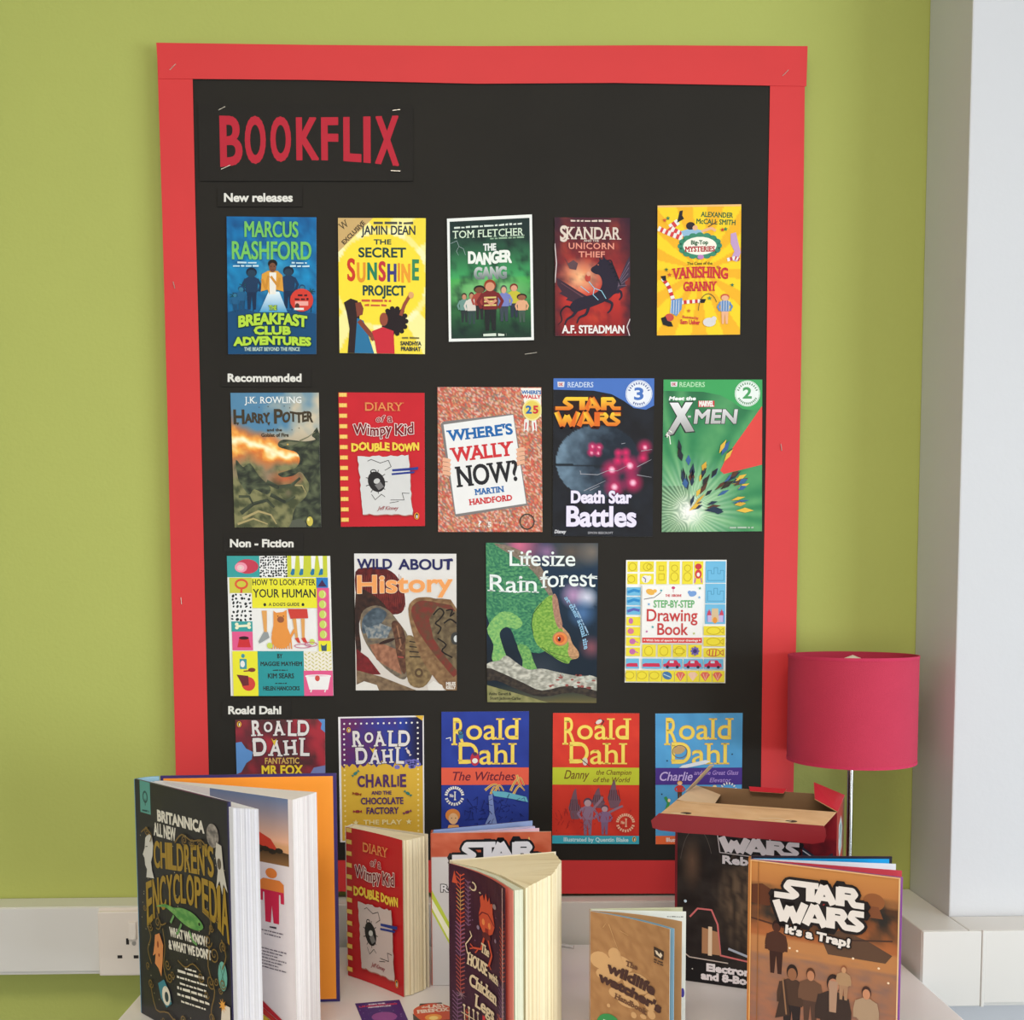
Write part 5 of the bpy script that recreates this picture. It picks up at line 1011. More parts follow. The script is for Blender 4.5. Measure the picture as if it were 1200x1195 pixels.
def art_encyclopedia():
    a = Art(0, 0, 100, 140); K = (46, 42, 44); G = (164, 132, 48); W_ = (228, 222, 208)
    a.bg(lambda x, y: mixc(K, (38, 36, 44), .5+nz(x, y, .05)), 8, 10); a.R(0, 0, 3.2, 140, (36, 36, 52)); a.R(98.6, 0, 100, 140, (50, 46, 92))
    a.R(6, 0, 18, 18.5, (92, 160, 150)); a.E(12, 9, 3, 3.6, (44, 84, 84)); a.E(12, 9, 1.8, 2.4, (92, 160, 150)); a.L([(12, 10), (12, 14)], .8, (44, 84, 84)); a.dash(8.2, 17.6, 8, 1.6, (44, 84, 84), 2)
    a.T('BRITANNICA', 26, 20.6, 49.5, 5.8, W_, b=.75, rot=-.8); a.T('ALL NEW', 21.5, 29.6, 24, 7, W_, b=.5, rot=-1)
    def q3(u, l, m, r): t = (u-50)/40.; return m+(r-l)/2*t+((l+r)/2-m)*t*t
    def arched(s, ws, x0, w, top, bot, c, b):
        tot = sum(ws); V = []; xx = x0
        for ch, q in zip(s, ws):
            ww = w*q/tot; cx = xx+ww/2
            a.T(ch, xx+ww*.10, 100, ww*.80, 100, c, b=b, warp=lambda X, Y: (X, q3(X, *top)+(q3(X, *bot)-q3(X, *top))*Y/100.)); xx += ww
    arched("CHILDREN'S", (1, 1.05, .45, .9, 1.05, .95, .85, 1.05, .35, .85), 20, 65, (34.5, 30.5, 25), (49.6, 45, 41.5), G, .75)
    arched('ENCYCLOPEDIA', (.95, 1.05, 1, .95, 1, .8, 1.1, .95, .9, 1.05, .4, 1.05), 10, 89, (60, 47.5, 46), (86, 63, 70), G, .75)
    a.T('WHAT WE KNOW', 37, 84.7, 40, 4.8, W_, b=.55, rot=-4.8); a.T('& WHAT WE DON\'T', 35.5, 92.4, 45, 4.8, W_, b=.55, rot=-5.6)
    # bust, moon, raised arm
    a.P([(11.5, 33), (15.5, 29.5), (19.5, 31), (20.5, 36), (19.5, 42), (17.5, 46), (18.5, 51), (20.5, 55), (11.5, 56), (12.5, 51), (10.5, 49), (10, 45), (8, 43), (10.5, 39)], (214, 210, 200)); a.L([(11.5, 38), (14, 37.5)], .5, (80, 76, 70))
    a.E(84.5, 20, 6, 6.4, lambda x, y: mixc((176, 166, 156), (96, 90, 88), .5+nz(x, y, .3)), n=22, sub=2)
    a.P([(88, 23), (93, 24), (94.5, 36), (98, 48), (94, 44), (93, 50), (90.5, 43), (87, 48), (89, 38), (87, 30)], (206, 200, 188)); a.E(90.5, 34, 2, 3, (90, 80, 70))
    # chameleon
    gr = lambda x, y: mixc((76, 140, 72), (126, 176, 96), .5+1.2*nz(x, y, .25))
    a.P([(22, 71), (32, 67.5), (42, 67.5), (50, 66), (60, 66), (69, 68.5), (73, 72), (67, 75), (56, 75), (47, 73), (40, 70.8), (32, 69.4)], gr, sub=3)
    for p in ([(50, 75), (46, 81), (44, 82)], [(58, 77), (62, 82), (66, 83)], [(42, 72), (38, 77)]): a.L(p, 1.6, (110, 160, 96))
    a.E(69, 71, 1, 1, (20, 30, 20), n=8)
    a.P([(20, 88), (25, 86), (29, 92), (28, 101), (26, 111), (23, 107), (19, 105), (20, 99), (17, 101), (19, 94)], (222, 142, 86)); a.E(23, 93, 1, 2, (150, 70, 40)); a.E(24, 99, .8, 1, (150, 70, 40))
    a.P([(22, 116), (29, 112), (35, 118), (37, 124), (31, 128), (25, 124)], (60, 130, 146)); a.E(31, 121, 4.6, 5.6, (226, 218, 200)); a.E(31.5, 121.5, 2.2, 3, (40, 60, 70))
    a.E(91.5, 94, 4.4, 8, (110, 176, 162)); a.L([(89, 88), (94, 100)], .5, (60, 110, 100)); a.L([(94, 89), (89, 99)], .5, (60, 110, 100))
    a.P([(88, 124), (90, 112), (94, 109), (98, 109), (98, 124)], (226, 214, 196)); star(a, 91, 110, 4, (226, 160, 70), n=9)
    for x, w, y, h in ((53, 12, 100, 1.5), (45, 28, 103.5, 2.2), (44, 32, 107, 1.6), (47, 28, 110, 1.6), (44, 32, 113.4, 2.2), (44, 34, 117, 2.2), (48, 26, 120, 1.5)): a.dash(x, y, w, h, W_, int(y), rot=-6)
    D = (128, 100, 52)
    for x, y, r, s, t in ((14, 28, 3, 1, 0), (30, 40, 0, 1, 0), (56, 27, 3, 1, 90), (64, 27, 2.8, -1, 0), (72, 27, 2.4, 1, 200), (15, 84, 3, 1, 0), (24, 80, 4, -1, 60), (78, 78, 4, 1, 0), (84, 84, 4.6, -1, 30), (93, 78, 3.4, 1, 120), (34, 102, 3.2, 1, 0), (36, 109, 3.2, -1, 0), (14, 118, 3, 1, 0), (80, 100, 4, 1, 40), (80, 120, 3.6, -1, 60), (50, 134, 3, 1, 0), (58, 133, 3, -1, 0), (40, 134, 3, -1, 90), (92, 98, 3, 1, 10), (70, 100, 3, 1, 10), (50, 130, 3, -1, 200), (94, 124, 2.6, 1, 0), (82, 70, 2.4, 1, 0)):
        if r: swirl(a, x, y, r, D, 1.5, s, .7, t)
    a.L([(46, 96.5), (54, 98.5), (62, 94.5), (70, 97)], .7, D, sm=True); a.L([(36, 131), (46, 134), (56, 131), (66, 133)], .9, D, sm=True)
    for pts in ([(8, 30), (14, 27), (20, 30), (18, 34)], [(46, 30), (54, 24), (64, 26), (74, 24), (80, 28)], [(12, 84), (16, 90), (12, 98), (16, 106)], [(30, 82), (32, 92), (30, 104), (34, 112)], [(80, 80), (78, 92), (84, 104), (80, 116), (84, 122)], [(92, 74), (96, 82), (92, 90)], [(14, 118), (20, 132), (34, 130), (44, 136)], [(60, 132), (72, 128), (84, 132)], [(24, 74), (28, 80), (34, 78)], [(74, 62), (82, 66), (80, 74)]): a.L(pts, .8, D, sm=True)
    for x, y, r, s, t in ((40, 106, 2.4, 1, 0), (86, 98, 2.6, -1, 0), (12, 108, 2.4, 1, 90), (76, 108, 2.6, 1, 0), (90, 102, 2, 1, 0), (66, 136, 2.4, 1, 0), (28, 136, 2.4, -1, 0), (10, 74, 2, 1, 0), (88, 64, 2, 1, 0)): swirl(a, x, y, r, D, 1.3, s, .6, t)
    rnd = random.Random(9); a.nl(); [a.E(rnd.uniform(6, 97), rnd.uniform(22, 138), .4, .4, (170, 160, 130), n=5, nl=False) for _ in range(50)]
    return a
def book(name, loc, label, group='books standing open on the table'):
    return empty(name, (loc[0], loc[1], TZ), label, 'book', group)
PAPER = (242, 238, 234)

# --- the big encyclopedia
H = .2848; zt = T0+H
A = v2(Gz(166, 1187, TZ)); B = v2(Gz(267.6, 939.8, zt)); S2 = v2(Gz(188, 909, zt)); C2 = v2(Gz(394, 906, zt))
b = book('open_book', A, 'thick dark picture encyclopedia with gold lettering and orange endpapers, standing open at far left')
sheet('front_cover', b, A, B, T0, zt, art_encyclopedia(), thick=.003, back=(250, 166, 62), edge=(48, 44, 84), m=M['gloss'])
a = Art(0, 0, 30, 140); a.bg((40, 38, 46)); a.P([(6, 0), (24, 0), (24, 16), (6, 16)], (120, 190, 190))
n_ = Vector((S2[0]-A[0], S2[1]-A[1])).normalized()
sheet('spine', b, (S2[0]-.001, S2[1]), (A[0]-.001, A[1]+.001), T0, zt, a, thick=.003, back=(150, 190, 210), edge=(110, 160, 190), m=M['gloss'], sag=.004)
a = Art(0, 0, 100, 140); a.bg((62, 50, 110)); a.R(1.6, 1.6, 98, 138.4, (252, 160, 58))
sheet('back_cover', b, S2, C2, T0, zt, a, thick=.003, back=(44, 42, 50), edge=(62, 50, 110), m=M['gloss'])
pz0, pz1 = T0+.004, zt-.005
q = lambda px, py: v2(Gz(px, py, pz1))
sm = ((A[0]+S2[0])/2+.004, (A[1]+S2[1])/2)
k1, k2 = q(271, 947), q(303, 948)
f0 = Vector(A)+Vector((.006, .001)); 
block('page_block', b, [(f0.x, f0.y), (k1[0]+.001, k1[1]+.002), k2, (sm[0]+.012, sm[1]-.004), sm], pz0, pz1, (1,), col=(224, 225, 232), col2=(206, 208, 220), amp=.00035)
g1, g2 = q(343, 937), q(371, 928)
block('page_block', b, [(sm[0]+.003, sm[1]+.003), (sm[0]+.014, sm[1]+.002), g1, ((g1[0]+g2[0])/2+.0015, (g1[1]+g2[1])/2), g2, (S2[0]+.006, S2[1]-.004)], pz0, pz1, (2, 3), col=(234, 228, 224), col2=(218, 208, 204), amp=.00035)
a = Art(0, 0, 100, 140); a.bg((240, 232, 230))
def sunset(x, y): return mixc((112, 130, 166), (250, 190, 150), (y/26.)) if y < 26 else (226, 170, 120)
a.bg(sunset, 6, 14, box=(38, 0, 97, 38)); a.P([(38, 28), (50, 22), (62, 20), (76, 21), (84, 24), (90, 31), (38, 31)], (206, 66, 44)); a.P([(38, 31), (60, 29), (70, 27), (80, 29), (97, 31), (97, 38), (38, 38)], lambda x, y: mixc((66, 50, 30), (150, 110, 66), (y-29)/9)); a.nl(); [a.E(60+k*5, 30+(k % 2), 3, 1.6, (48, 40, 26), nl=False, n=8) for k in range(7)]
for k in range(6): a.dash(45, 10+k*2.2, 22, 1, (90, 90, 100), k)
def person(cx, s=1.):
    a.E(cx, 43.5, 4.2, 2.9, (238, 138, 60)); c = lambda x, y: (238, 138, 60) if y < 53.5 else (214, 40, 76)
    a.P([(cx-9*s, 49), (cx-6*s, 47), (cx+6*s, 47), (cx+9*s, 49), (cx+9*s, 53.5), (cx-9*s, 53.5)], (238, 138, 60)); a.P([(cx-9*s, 53.5), (cx+9*s, 53.5), (cx+9*s, 60), (cx+6.6*s, 60), (cx+6.4*s, 55), (cx+5.4*s, 55), (cx+5*s, 72), (cx+1*s, 72), (cx, 62), (cx-1*s, 72), (cx-5*s, 72), (cx-5.4*s, 55), (cx-6.4*s, 55), (cx-6.6*s, 60), (cx-9*s, 60)], (214, 40, 76))
person(84); person(62)
a.dash(82, 75, 5, 1.4, (60, 50, 60), 2); a.dash(76, 77.5, 16, .9, (110, 100, 110), 3); a.dash(78, 79.5, 12, .9, (110, 100, 110), 4)
for k in range(7): a.dash(72, 88+k*1.8, 22-(k % 3)*3, .9, (110, 100, 110), k+9)
for k, c in enumerate(((196, 40, 50), (206, 60, 50), (226, 190, 60), (70, 120, 60), (60, 60, 80))): a.P([(64, 112+k*5), (92, 128+k*2.6), (92, 130+k*2.6), (64, 117+k*5)], c)
sheet('page', b, (sm[0]+.015, sm[1]+.001), (g1[0]-.0006, g1[1]-.0004), pz0, pz1, a, thick=.0002)

# --- the red diary paperback
H = .199; zt = T0+H
A = (-.1904, -.1742); B = (-.1100, -.2513); S = (-.1835, -.1575); E_ = (-.0845, -.226)
b = book('open_book', A, 'thick red paperback with yellow dashed spine edge and torn-sheet drawing, standing behind the purple card')
art = art_diary((676, 137, 1145, 866), red=(196, 36, 40), paper=(206, 190, 186))
sheet('front_cover', b, A, B, T0, zt, art, thick=.0006, sag=-.0025, back=(236, 226, 206), edge=(226, 190, 170), m=M['gloss'])
a = Art(0, 0, 20, 140); a.bg((186, 32, 38))
sheet('spine', b, (S[0]-.001, S[1]+.001), (A[0]-.001, A[1]+.0008), T0, zt, a, thick=.0006, back=(236, 226, 206), m=M['gloss'])
CR = (238, 224, 190); CR2 = (206, 184, 140)
block('page_block', b, [(A[0]+.003, A[1]+.0015), ((A[0]+B[0])/2+.0035, (A[1]+B[1])/2+.0045), (B[0]+.001, B[1]+.0025), (B[0]+.010, B[1]+.0075), E_, (S[0]+.003, S[1]-.002)], T0+.0005, zt-.001, (2, 3), col=CR, col2=CR2, amp=.0012, pitch=.0016)
sheet('back_cover', b, (S[0], S[1]+.0004), (E_[0]+.004, E_[1]+.0065), T0, zt, None, thick=.0006, front=(228, 216, 190), back=(186, 32, 38), m=M['gloss'])

# --- white and orange hardback behind it
H = .1985; zt = T0+H
A = (-.0765, -.2134); B = (.0767, -.2104)
b = book('open_book', A, 'white hardback with orange top band and lime streaks, behind the plum paperback')
a = Art(452, 145, 1060, 890)
a.bg(lambda x, y: mixc((206, 108, 78), (190, 84, 54), .5+1.2*nz(x, y, .015)) if y < 262 else mixc((214, 210, 208), (228, 224, 222), (y-262)/500), 24, 60)
a.P([(420, 262), (1060, 262), (1060, 890), (420, 890)], lambda x, y: mixc((208, 206, 206), (226, 222, 222), (x-420)/400), sub=90)
YG = (196, 214, 70)
a.P([(420, 380), (440, 400), (560, 620), (700, 890), (640, 890), (540, 690), (420, 470)], YG); a.P([(420, 408), (560, 650), (680, 890), (660, 890), (545, 680), (420, 450)], (246, 246, 220))
a.P([(940, 262), (975, 262), (960, 400), (930, 420)], (214, 160, 90)); a.L([(946, 170), (966, 300)], 6, (226, 190, 110))
a.P([(560, 240), (556, 270), (600, 420), (960, 420), (990, 240)], (30, 30, 34)); logo(a, 556, 190, 440, 190, (228, 226, 230), (30, 30, 34), 24, fat=1.12); a.P([(700, 200), (760, 200), (760, 260), (700, 260)], (30, 30, 34)) if False else None
a.P([(760, 262), (830, 262), (830, 205), (760, 205)], (160, 50, 60)) if False else None
logo(a, 556, 190, 440, 190, (228, 226, 230), fat=1.12)
a.T('Re', 500, 428, 66, 32, (228, 226, 230), b=3, ol=((36, 36, 40), 6))
sheet('front_cover', b, A, B, T0, zt, a, thick=.0025, back=(225, 225, 225), edge=(226, 190, 170), m=M['gloss'])
sheet('spine', b, (-.0775, -.194), (-.0775, -.2125), T0, zt, None, thick=.0025, front=(190, 90, 60), back=(225, 225, 225), m=M['gloss'])
sheet('page', b, (-.073, -.208), (.063, -.1755), T0+.004, zt-.003, None, thick=.0006, front=(240, 196, 206), back=(240, 200, 206))
block('page_block', b, [(-.072, -.206), (-.02, -.192), (.058, -.166), (.057, -.160), (-.02, -.184), (-.072, -.198)], T0+.004, zt-.0035, (2,), col=(214, 206, 240), col2=(190, 180, 220))
sheet('back_cover', b, (-.0745, -.1945), (.0554, -.1443), T0, zt, None, thick=.0025, front=(150, 170, 214), back=(26, 44, 80), edge=(30, 60, 110), m=M['gloss'])

# --- purple-brown paperback in the middle
H = .198; zt = T0+H
A = v2(Gz(526.4, 1011.5, zt)); B = v2(Gz(591.5, 1040.7, zt))
b = book('open_book', A, 'dark plum paperback with orange bird-legged figure and cream handwritten title, standing in the middle')
def art_plum():
    a = Art(560, 295, 850, 1120); K = (70, 34, 50); O = (206, 84, 56); C = (226, 206, 168); V = (128, 90, 122)
    a.bg(lambda x, y: mixc(K, (56, 26, 44), .5+nz(x, y, .02)), 8, 16)
    def fern(x, y0, y1, c, w, k=0):
        a.nl(); y = y0
        while y > y1: a.L([(x-w, y-w*.9), (x, y), (x+w, y-w*.9)], 4.5, c, nl=False, cap=False); y -= 20
        a.L([(x, y0), (x, y1)], 2.5, c, nl=False)
    fern(606, 700, 330, O, 18); fern(606, 500, 400, (196, 150, 90), 14); fern(640, 560, 350, V, 12); fern(604, 800, 560, V, 20); fern(604, 900, 720, (170, 80, 70), 18); fern(590, 1060, 900, V, 20); fern(632, 1100, 960, O, 14)
    fern(832, 720, 480, O, 18); fern(838, 560, 400, (150, 60, 56), 13); fern(826, 900, 740, V, 20); fern(812, 980, 880, O, 16); fern(840, 1080, 960, V, 18)
    a.P([(572, 380), (582, 320), (596, 380)], O)
    a.O(664, 366, 15, 18, 7, C, a0=-100, a1=120); [star(a, x, y, 6, C, n=4) for x, y in ((652, 378), (780, 408), (700, 382))]; a.E(782, 410, 11, 12, (150, 130, 130))
    # cottage on bird legs
    a.P([(700, 400), (716, 384), (722, 410), (732, 370), (742, 408), (752, 380), (758, 410), (770, 400), (772, 450), (784, 500), (770, 540), (744, 560), (716, 556), (698, 530), (694, 480), (704, 440)], O)
    a.L([(694, 490), (712, 466), (744, 462), (782, 500)], 6, (120, 40, 40)); a.E(718, 508, 8, 15, (236, 140, 80)); a.E(752, 512, 8, 15, (236, 140, 80)); a.R(728, 530, 746, 556, (150, 50, 44))
    a.E(736, 568, 24, 18, (96, 40, 44)); a.L([(722, 580), (706, 640), (668, 652)], 9, O); a.L([(746, 580), (766, 640), (750, 690)], 9, O); a.L([(668, 652), (652, 640)], 5, O); a.L([(668, 652), (650, 664)], 5, O); a.L([(690, 650), (676, 672)], 5, O); a.L([(750, 690), (738, 704)], 5, O); a.L([(750, 690), (762, 706)], 5, O)
    a.E(692, 545, 7, 10, (150, 130, 150)); a.E(790, 560, 6, 9, (150, 130, 150))
    a.L([(652, 580), (660, 600), (644, 630), (632, 650), (640, 690), (655, 680)], 4.5, C)
    a.T('The', 706, 650, 44, 42, C, b=2.4, rot=6, serif=True); a.T('HOUSE', 638, 740, 100, 54, C, b=3.4, rot=4, serif=True); a.T('with', 746, 748, 62, 36, C, b=2.4, rot=4, serif=True)
    a.T('Chicken', 648, 836, 148, 56, C, b=3.4, rot=5, serif=True); a.T('Legs', 672, 922, 106, 58, C, b=3.4, rot=5, serif=True)
    for x in (624, 646, 668, 690): a.L([(x, 950), (x+2, 1030)], 4, C); a.E(x, 946, 6, 6, C)
    a.L([(612, 984), (700, 990)], 4, C); a.P([(716, 940), (730, 940), (736, 1040), (716, 1060)], (206, 40, 50)); star(a, 800, 960, 22, (150, 120, 130), n=6, k=.2); star(a, 612, 900, 26, (150, 120, 130), n=8, k=.2); star(a, 770, 1040, 20, V, n=6, k=.2)
    a.dash(640, 1085, 150, 20, C, 3)
    for x, y in ((650, 470), (668, 520), (800, 450), (810, 600), (680, 610), (800, 830), (636, 810), (760, 800), (690, 960), (760, 980)): a.E(x, y, 3, 3, V, n=6)
    a.R(846, 295, 850, 1120, (236, 200, 190))
    return a
sheet('front_cover', b, A, B, T0, zt, art_plum(), thick=.0006, sag=-.007, back=(238, 130, 116), edge=(60, 34, 50), m=M['gloss'])
PK = (240, 146, 130)
e1 = v2(Gz(601, 1043, zt)); e2 = v2(Gz(613, 1041, zt)); e3 = v2(Gz(616, 1040, zt)); e4 = v2(Gz(648, 1023, zt)); e5 = v2(Gz(658, 1007.5, zt)); e6 = v2(Gz(648, 998, zt))
sp_ = (A[0]+.001, A[1]+.014)
def mid(p, q_, t=.5, off=0):
    p, q_ = Vector(p), Vector(q_); d = (q_-p).normalized(); n = Vector((-d.y, d.x)); r = p+(q_-p)*t+n*off; return (r.x, r.y)
sheet('endpaper', b, (A[0]+.002, A[1]+.002), e1, T0, zt-.0006, None, thick=.0005, sag=-.008, front=PK, back=(236, 226, 206))
GG = (212, 214, 190)
block('page_block', b, [(A[0]+.003, A[1]+.0045), mid(A, e1, .3, .011), mid(A, e1, .6, .0122), (e1[0]+.002, e1[1]+.0025), e2, mid(sp_, e2, .6, .008), mid(sp_, e2, .3, .006)], T0+.0005, zt-.001, (3,), col=GG, col2=(180, 184, 160), amp=.0006)
block('page_block', b, [(A[0]+.0035, A[1]+.0075), mid(sp_, e3, .3, .0085), mid(sp_, e3, .6, .0105), (e3[0], e3[1]+.002), e4, e5, (e6[0]+.001, e6[1]), (sp_[0]+.002, sp_[1])], T0+.0005, zt-.001, (3, 4, 5), col=(238, 224, 188), col2=(216, 196, 150), amp=.0011, pitch=.0017)
sheet('back_cover', b, (sp_[0]-.001, sp_[1]+.0008), (e6[0]+.0035, e6[1]+.0012), T0, zt, None, thick=.0006, front=(238, 226, 200), back=(70, 34, 50), m=M['gloss'])
sheet('spine', b, (sp_[0]-.002, sp_[1]+.001), (A[0]-.0008, A[1]+.0003), T0, zt, None, thick=.0006, front=(70, 34, 50), back=(238, 226, 200), m=M['gloss'])

# --- small brown handbook
H = .15; zt = T0+H
A = v2(Gz(692, 1067.5, zt)); B = v2(Gz(785, 1088.5, zt)); C_ = v2(Gz(804, 1068, zt)); D_ = v2(Gz(800, 1063, zt))
b = book('open_book', A, 'small thin kraft-brown handbook with dark handwritten title, standing in front of the box')
a = Art(432, 235, 1000, 1150); KR = (176, 132, 88)
a.bg(lambda x, y: mixc(KR, (160, 116, 76), .5+1.3*nz(x, y, .02)), 20, 30)
for x, y, rx, ry in ((600, 500, 45, 45), (500, 560, 70, 60), (640, 560, 90, 60), (560, 650, 90, 50), (760, 660, 100, 70), (860, 760, 50, 60), (700, 800, 80, 40), (620, 760, 60, 40), (740, 880, 20, 22), (870, 840, 30, 30), (560, 860, 12, 14), (880, 940, 10, 12), (810, 870, 24, 16)): a.E(x, y, rx, ry, (206, 164, 116), n=14)
for p in ([(560, 300), (600, 400), (660, 540)], [(520, 330), (540, 300)], [(640, 330), (700, 350)]): a.L(p, 5, (200, 158, 110), w1=2)
a.P([(885, 378), (960, 392), (956, 452), (888, 440)], (60, 46, 40)); a.P([(893, 400), (910, 402), (925, 420), (935, 404), (950, 420), (936, 442), (918, 430), (904, 424)], (222, 206, 184)); a.dash(886, 466, 72, 14, (80, 60, 50), 3, rot=6); a.dash(886, 482, 70, 12, (80, 60, 50), 4, rot=6)
DB = (74, 48, 44)
a.T('The', 682, 556, 82, 34, (110, 76, 56), b=4, rot=7, serif=True)
rot = lambda y0: 10
a.T('wildlife', 552, 625, 340, 66, DB, b=11, rot=13); a.T("watcher's", 492, 700, 452, 58, DB, b=11, rot=13.5); a.T('Handbook', 602, 796, 238, 34, (110, 76, 56), b=4, rot=13, serif=True)
a.E(565, 1000, 88, 84, (58, 146, 84), n=26); a.dash(520, 985, 90, 34, (224, 236, 220), 5, rot=14); a.dash(508, 1024, 104, 34, (224, 236, 220), 6, rot=14)
sheet('front_cover', b, A, B, T0, zt, a, thick=.0005, sag=-.004, back=(236, 226, 206), edge=(228, 214, 190), m=M['print'])
sheet('page', b, (A[0]+.001, A[1]+.002), v2(Gz(790, 1087.5, zt)), T0, zt-.0005, None, thick=.0004, sag=-.006, front=(142, 186, 214), back=(220, 224, 210))
sheet('page', b, (A[0]+.0015, A[1]+.0035), v2(Gz(799, 1079, zt)), T0, zt-.0006, None, thick=.0006, sag=-.006, front=(186, 144, 100), back=(200, 210, 190))
a = Art(0, 0, 100, 140); a.bg((232, 234, 228)); a.dash(80, 6, 17, 1.2, (90, 90, 90), 4); a.E(97, 86, 2, 5, (70, 60, 150))
sheet('page', b, (A[0]+.002, A[1]+.0055), C_, T0, zt, a, thick=.0006)
sheet('back_cover', b, (A[0]+.001, A[1]+.008), D_, T0, zt, None, thick=.0006, front=(220, 224, 190), back=KR, m=M['print'])
sheet('spine', b, (A[0]-.0002, A[1]+.0085), (A[0]-.0012, A[1]+.0005), T0, zt, None, thick=.0005, front=KR, back=(236, 226, 206))

# --- orange brown hardback at the right
H = .22; zt = T0+H
A = v2(Gz(880, 1006.5, zt)); B = v2(Gz(1055.5, 1028.3, zt))
b = book('open_book', A, 'orange-brown hardback with a big white block title and walking people, standing at the right front')
def art_walkers():
    a = Art(600, 290, 1080, 1030)
    def f(x, y):
        c = mixc((206, 140, 76), (186, 120, 68), (y-290)/90) if y < 400 else mixc((92, 56, 36), (176, 104, 60), (y-400)/140) if y < 560 else mixc((170, 120, 84), (164, 104, 84), (y-560)/400)
        if 370 < y < 540: c = mixc(c, (48, 44, 40), max(0, .55+1.4*nz(x, y, .02, 3))*(1-abs(y-450)/100))
        if y > 600: c = mixc(c, (140, 106, 92), max(0, .2+nz(x*.3, y, .05, 6)))
        if 560 < y < 620: c = mixc(c, (210, 140, 76), .5)
        return c
    a.bg(f, 50, 70)
    a.E(1000, 385, 34, 30, (150, 92, 54)); a.P([(985, 400), (1015, 400), (1030, 440), (975, 440)], (130, 78, 50))
    a.P([(600, 380), (640, 372), (690, 400), (700, 430), (660, 450), (600, 445)], (100, 56, 36))
    a.P([(830, 520), (900, 500), (980, 520), (1060, 560), (1040, 590), (860, 590)], (96, 70, 54)); a.L([(850, 540), (1060, 510)], 5, (70, 50, 42)); a.L([(600, 500), (720, 520)], 6, (80, 50, 38))
    a.nl(); [a.E(x, y, 4, 4, (250, 224, 190), n=7, nl=False) for x, y in ((735, 590), (760, 596), (1050, 655), (655, 592), (940, 590), (700, 640), (1020, 610))]
    for x, y, h, t, l, s, hr in ((690, 690, 190, (66, 36, 28), (60, 34, 28), (80, 46, 34), (50, 30, 26)), (745, 900, 250, (66, 48, 40), (46, 36, 36), (150, 100, 70), (44, 30, 26)), (806, 850, 200, (110, 78, 60), (84, 60, 50), (190, 130, 96), (90, 54, 36)), (880, 950, 290, (44, 36, 36), (34, 32, 36), (190, 130, 100), (50, 34, 30)), (912, 740, 120, (196, 160, 120), (170, 130, 100), (200, 150, 110), (150, 90, 60)), (984, 880, 200, (196, 170, 140), (176, 146, 120), (200, 140, 106), (70, 46, 40))):
        figure(a, x, y, h, mixc(t, (110, 76, 56), .25), l, s, hr, .78, .075)
    a.P([(866, 680), (894, 680), (890, 790), (868, 790)], (176, 140, 116)); a.P([(720, 700), (700, 800), (690, 850), (740, 830)], (66, 48, 40)); a.L([(714, 700), (728, 830)], 5, (150, 110, 80))
    K = (36, 30, 30); W_ = (236, 228, 222)
    a.P([(735, 352), (905, 352), (965, 420), (965, 490), (730, 490), (690, 400)], K); a.P([(790, 372), (870, 372), (880, 420), (780, 420)], (150, 40, 40)); logo(a, 682, 345, 290, 150, W_, K, 20, fat=1.12); a.P([(740, 360), (900, 360), (930, 480), (740, 480)], (176, 60, 46)) if False else None
    logo(a, 682, 345, 290, 150, W_, fat=1.12)
    a.T("It's a Trap!", 722, 535, 206, 27, W_, b=4, ol=(K, 7), rot=4.5)
    a.R(600, 290, 604, 1030, (236, 176, 110)); a.L([(628, 290), (628, 1030)], 2.5, (150, 96, 50)); a.R(1076, 290, 1080, 1030, (240, 200, 150)); a.R(600, 290, 1080, 293, (240, 200, 150))
    return a
sheet('front_cover', b, A, B, T0, zt, art_walkers(), thick=.0025, back=(120, 80, 150), edge=(110, 84, 150), m=M['gloss'])
SB = (A[0]+.004, A[1]+.013)
sheet('spine', b, (SB[0]-.0028, SB[1]), (A[0]-.0022, A[1]+.0015), T0, zt, None, thick=.0022, front=(196, 124, 60), back=(226, 200, 170), m=M['gloss'])
sheet('page', b, (A[0]+.003, A[1]+.0035), v2(Gz(1058, 1025, zt)), T0+.003, zt-.0025, None, thick=.0012, front=(164, 92, 176), back=(214, 190, 220))
sheet('page', b, (A[0]+.0035, A[1]+.0065), v2(Gz(1057, 1018, zt)), T0+.003, zt-.002, None, thick=.0012, front=(206, 70, 84), back=(230, 190, 190))
sheet('page', b, (A[0]+.004, A[1]+.009), v2(Gz(1050, 1010, zt)), T0+.003, zt-.002, None, thick=.0008, front=(226, 232, 240), back=(226, 220, 220))
a = Art(0, 0, 100, 140); a.bg((40, 40, 52)); a.R(1.5, 1.5, 98, 138.5, (30, 160, 226))
sheet('back_cover', b, (SB[0], SB[1]-.0005), v2(Gz(1045.5, 1003.8, zt)), T0, zt, a, thick=.0025, back=(176, 100, 60), edge=(40, 40, 52), m=M['gloss'])

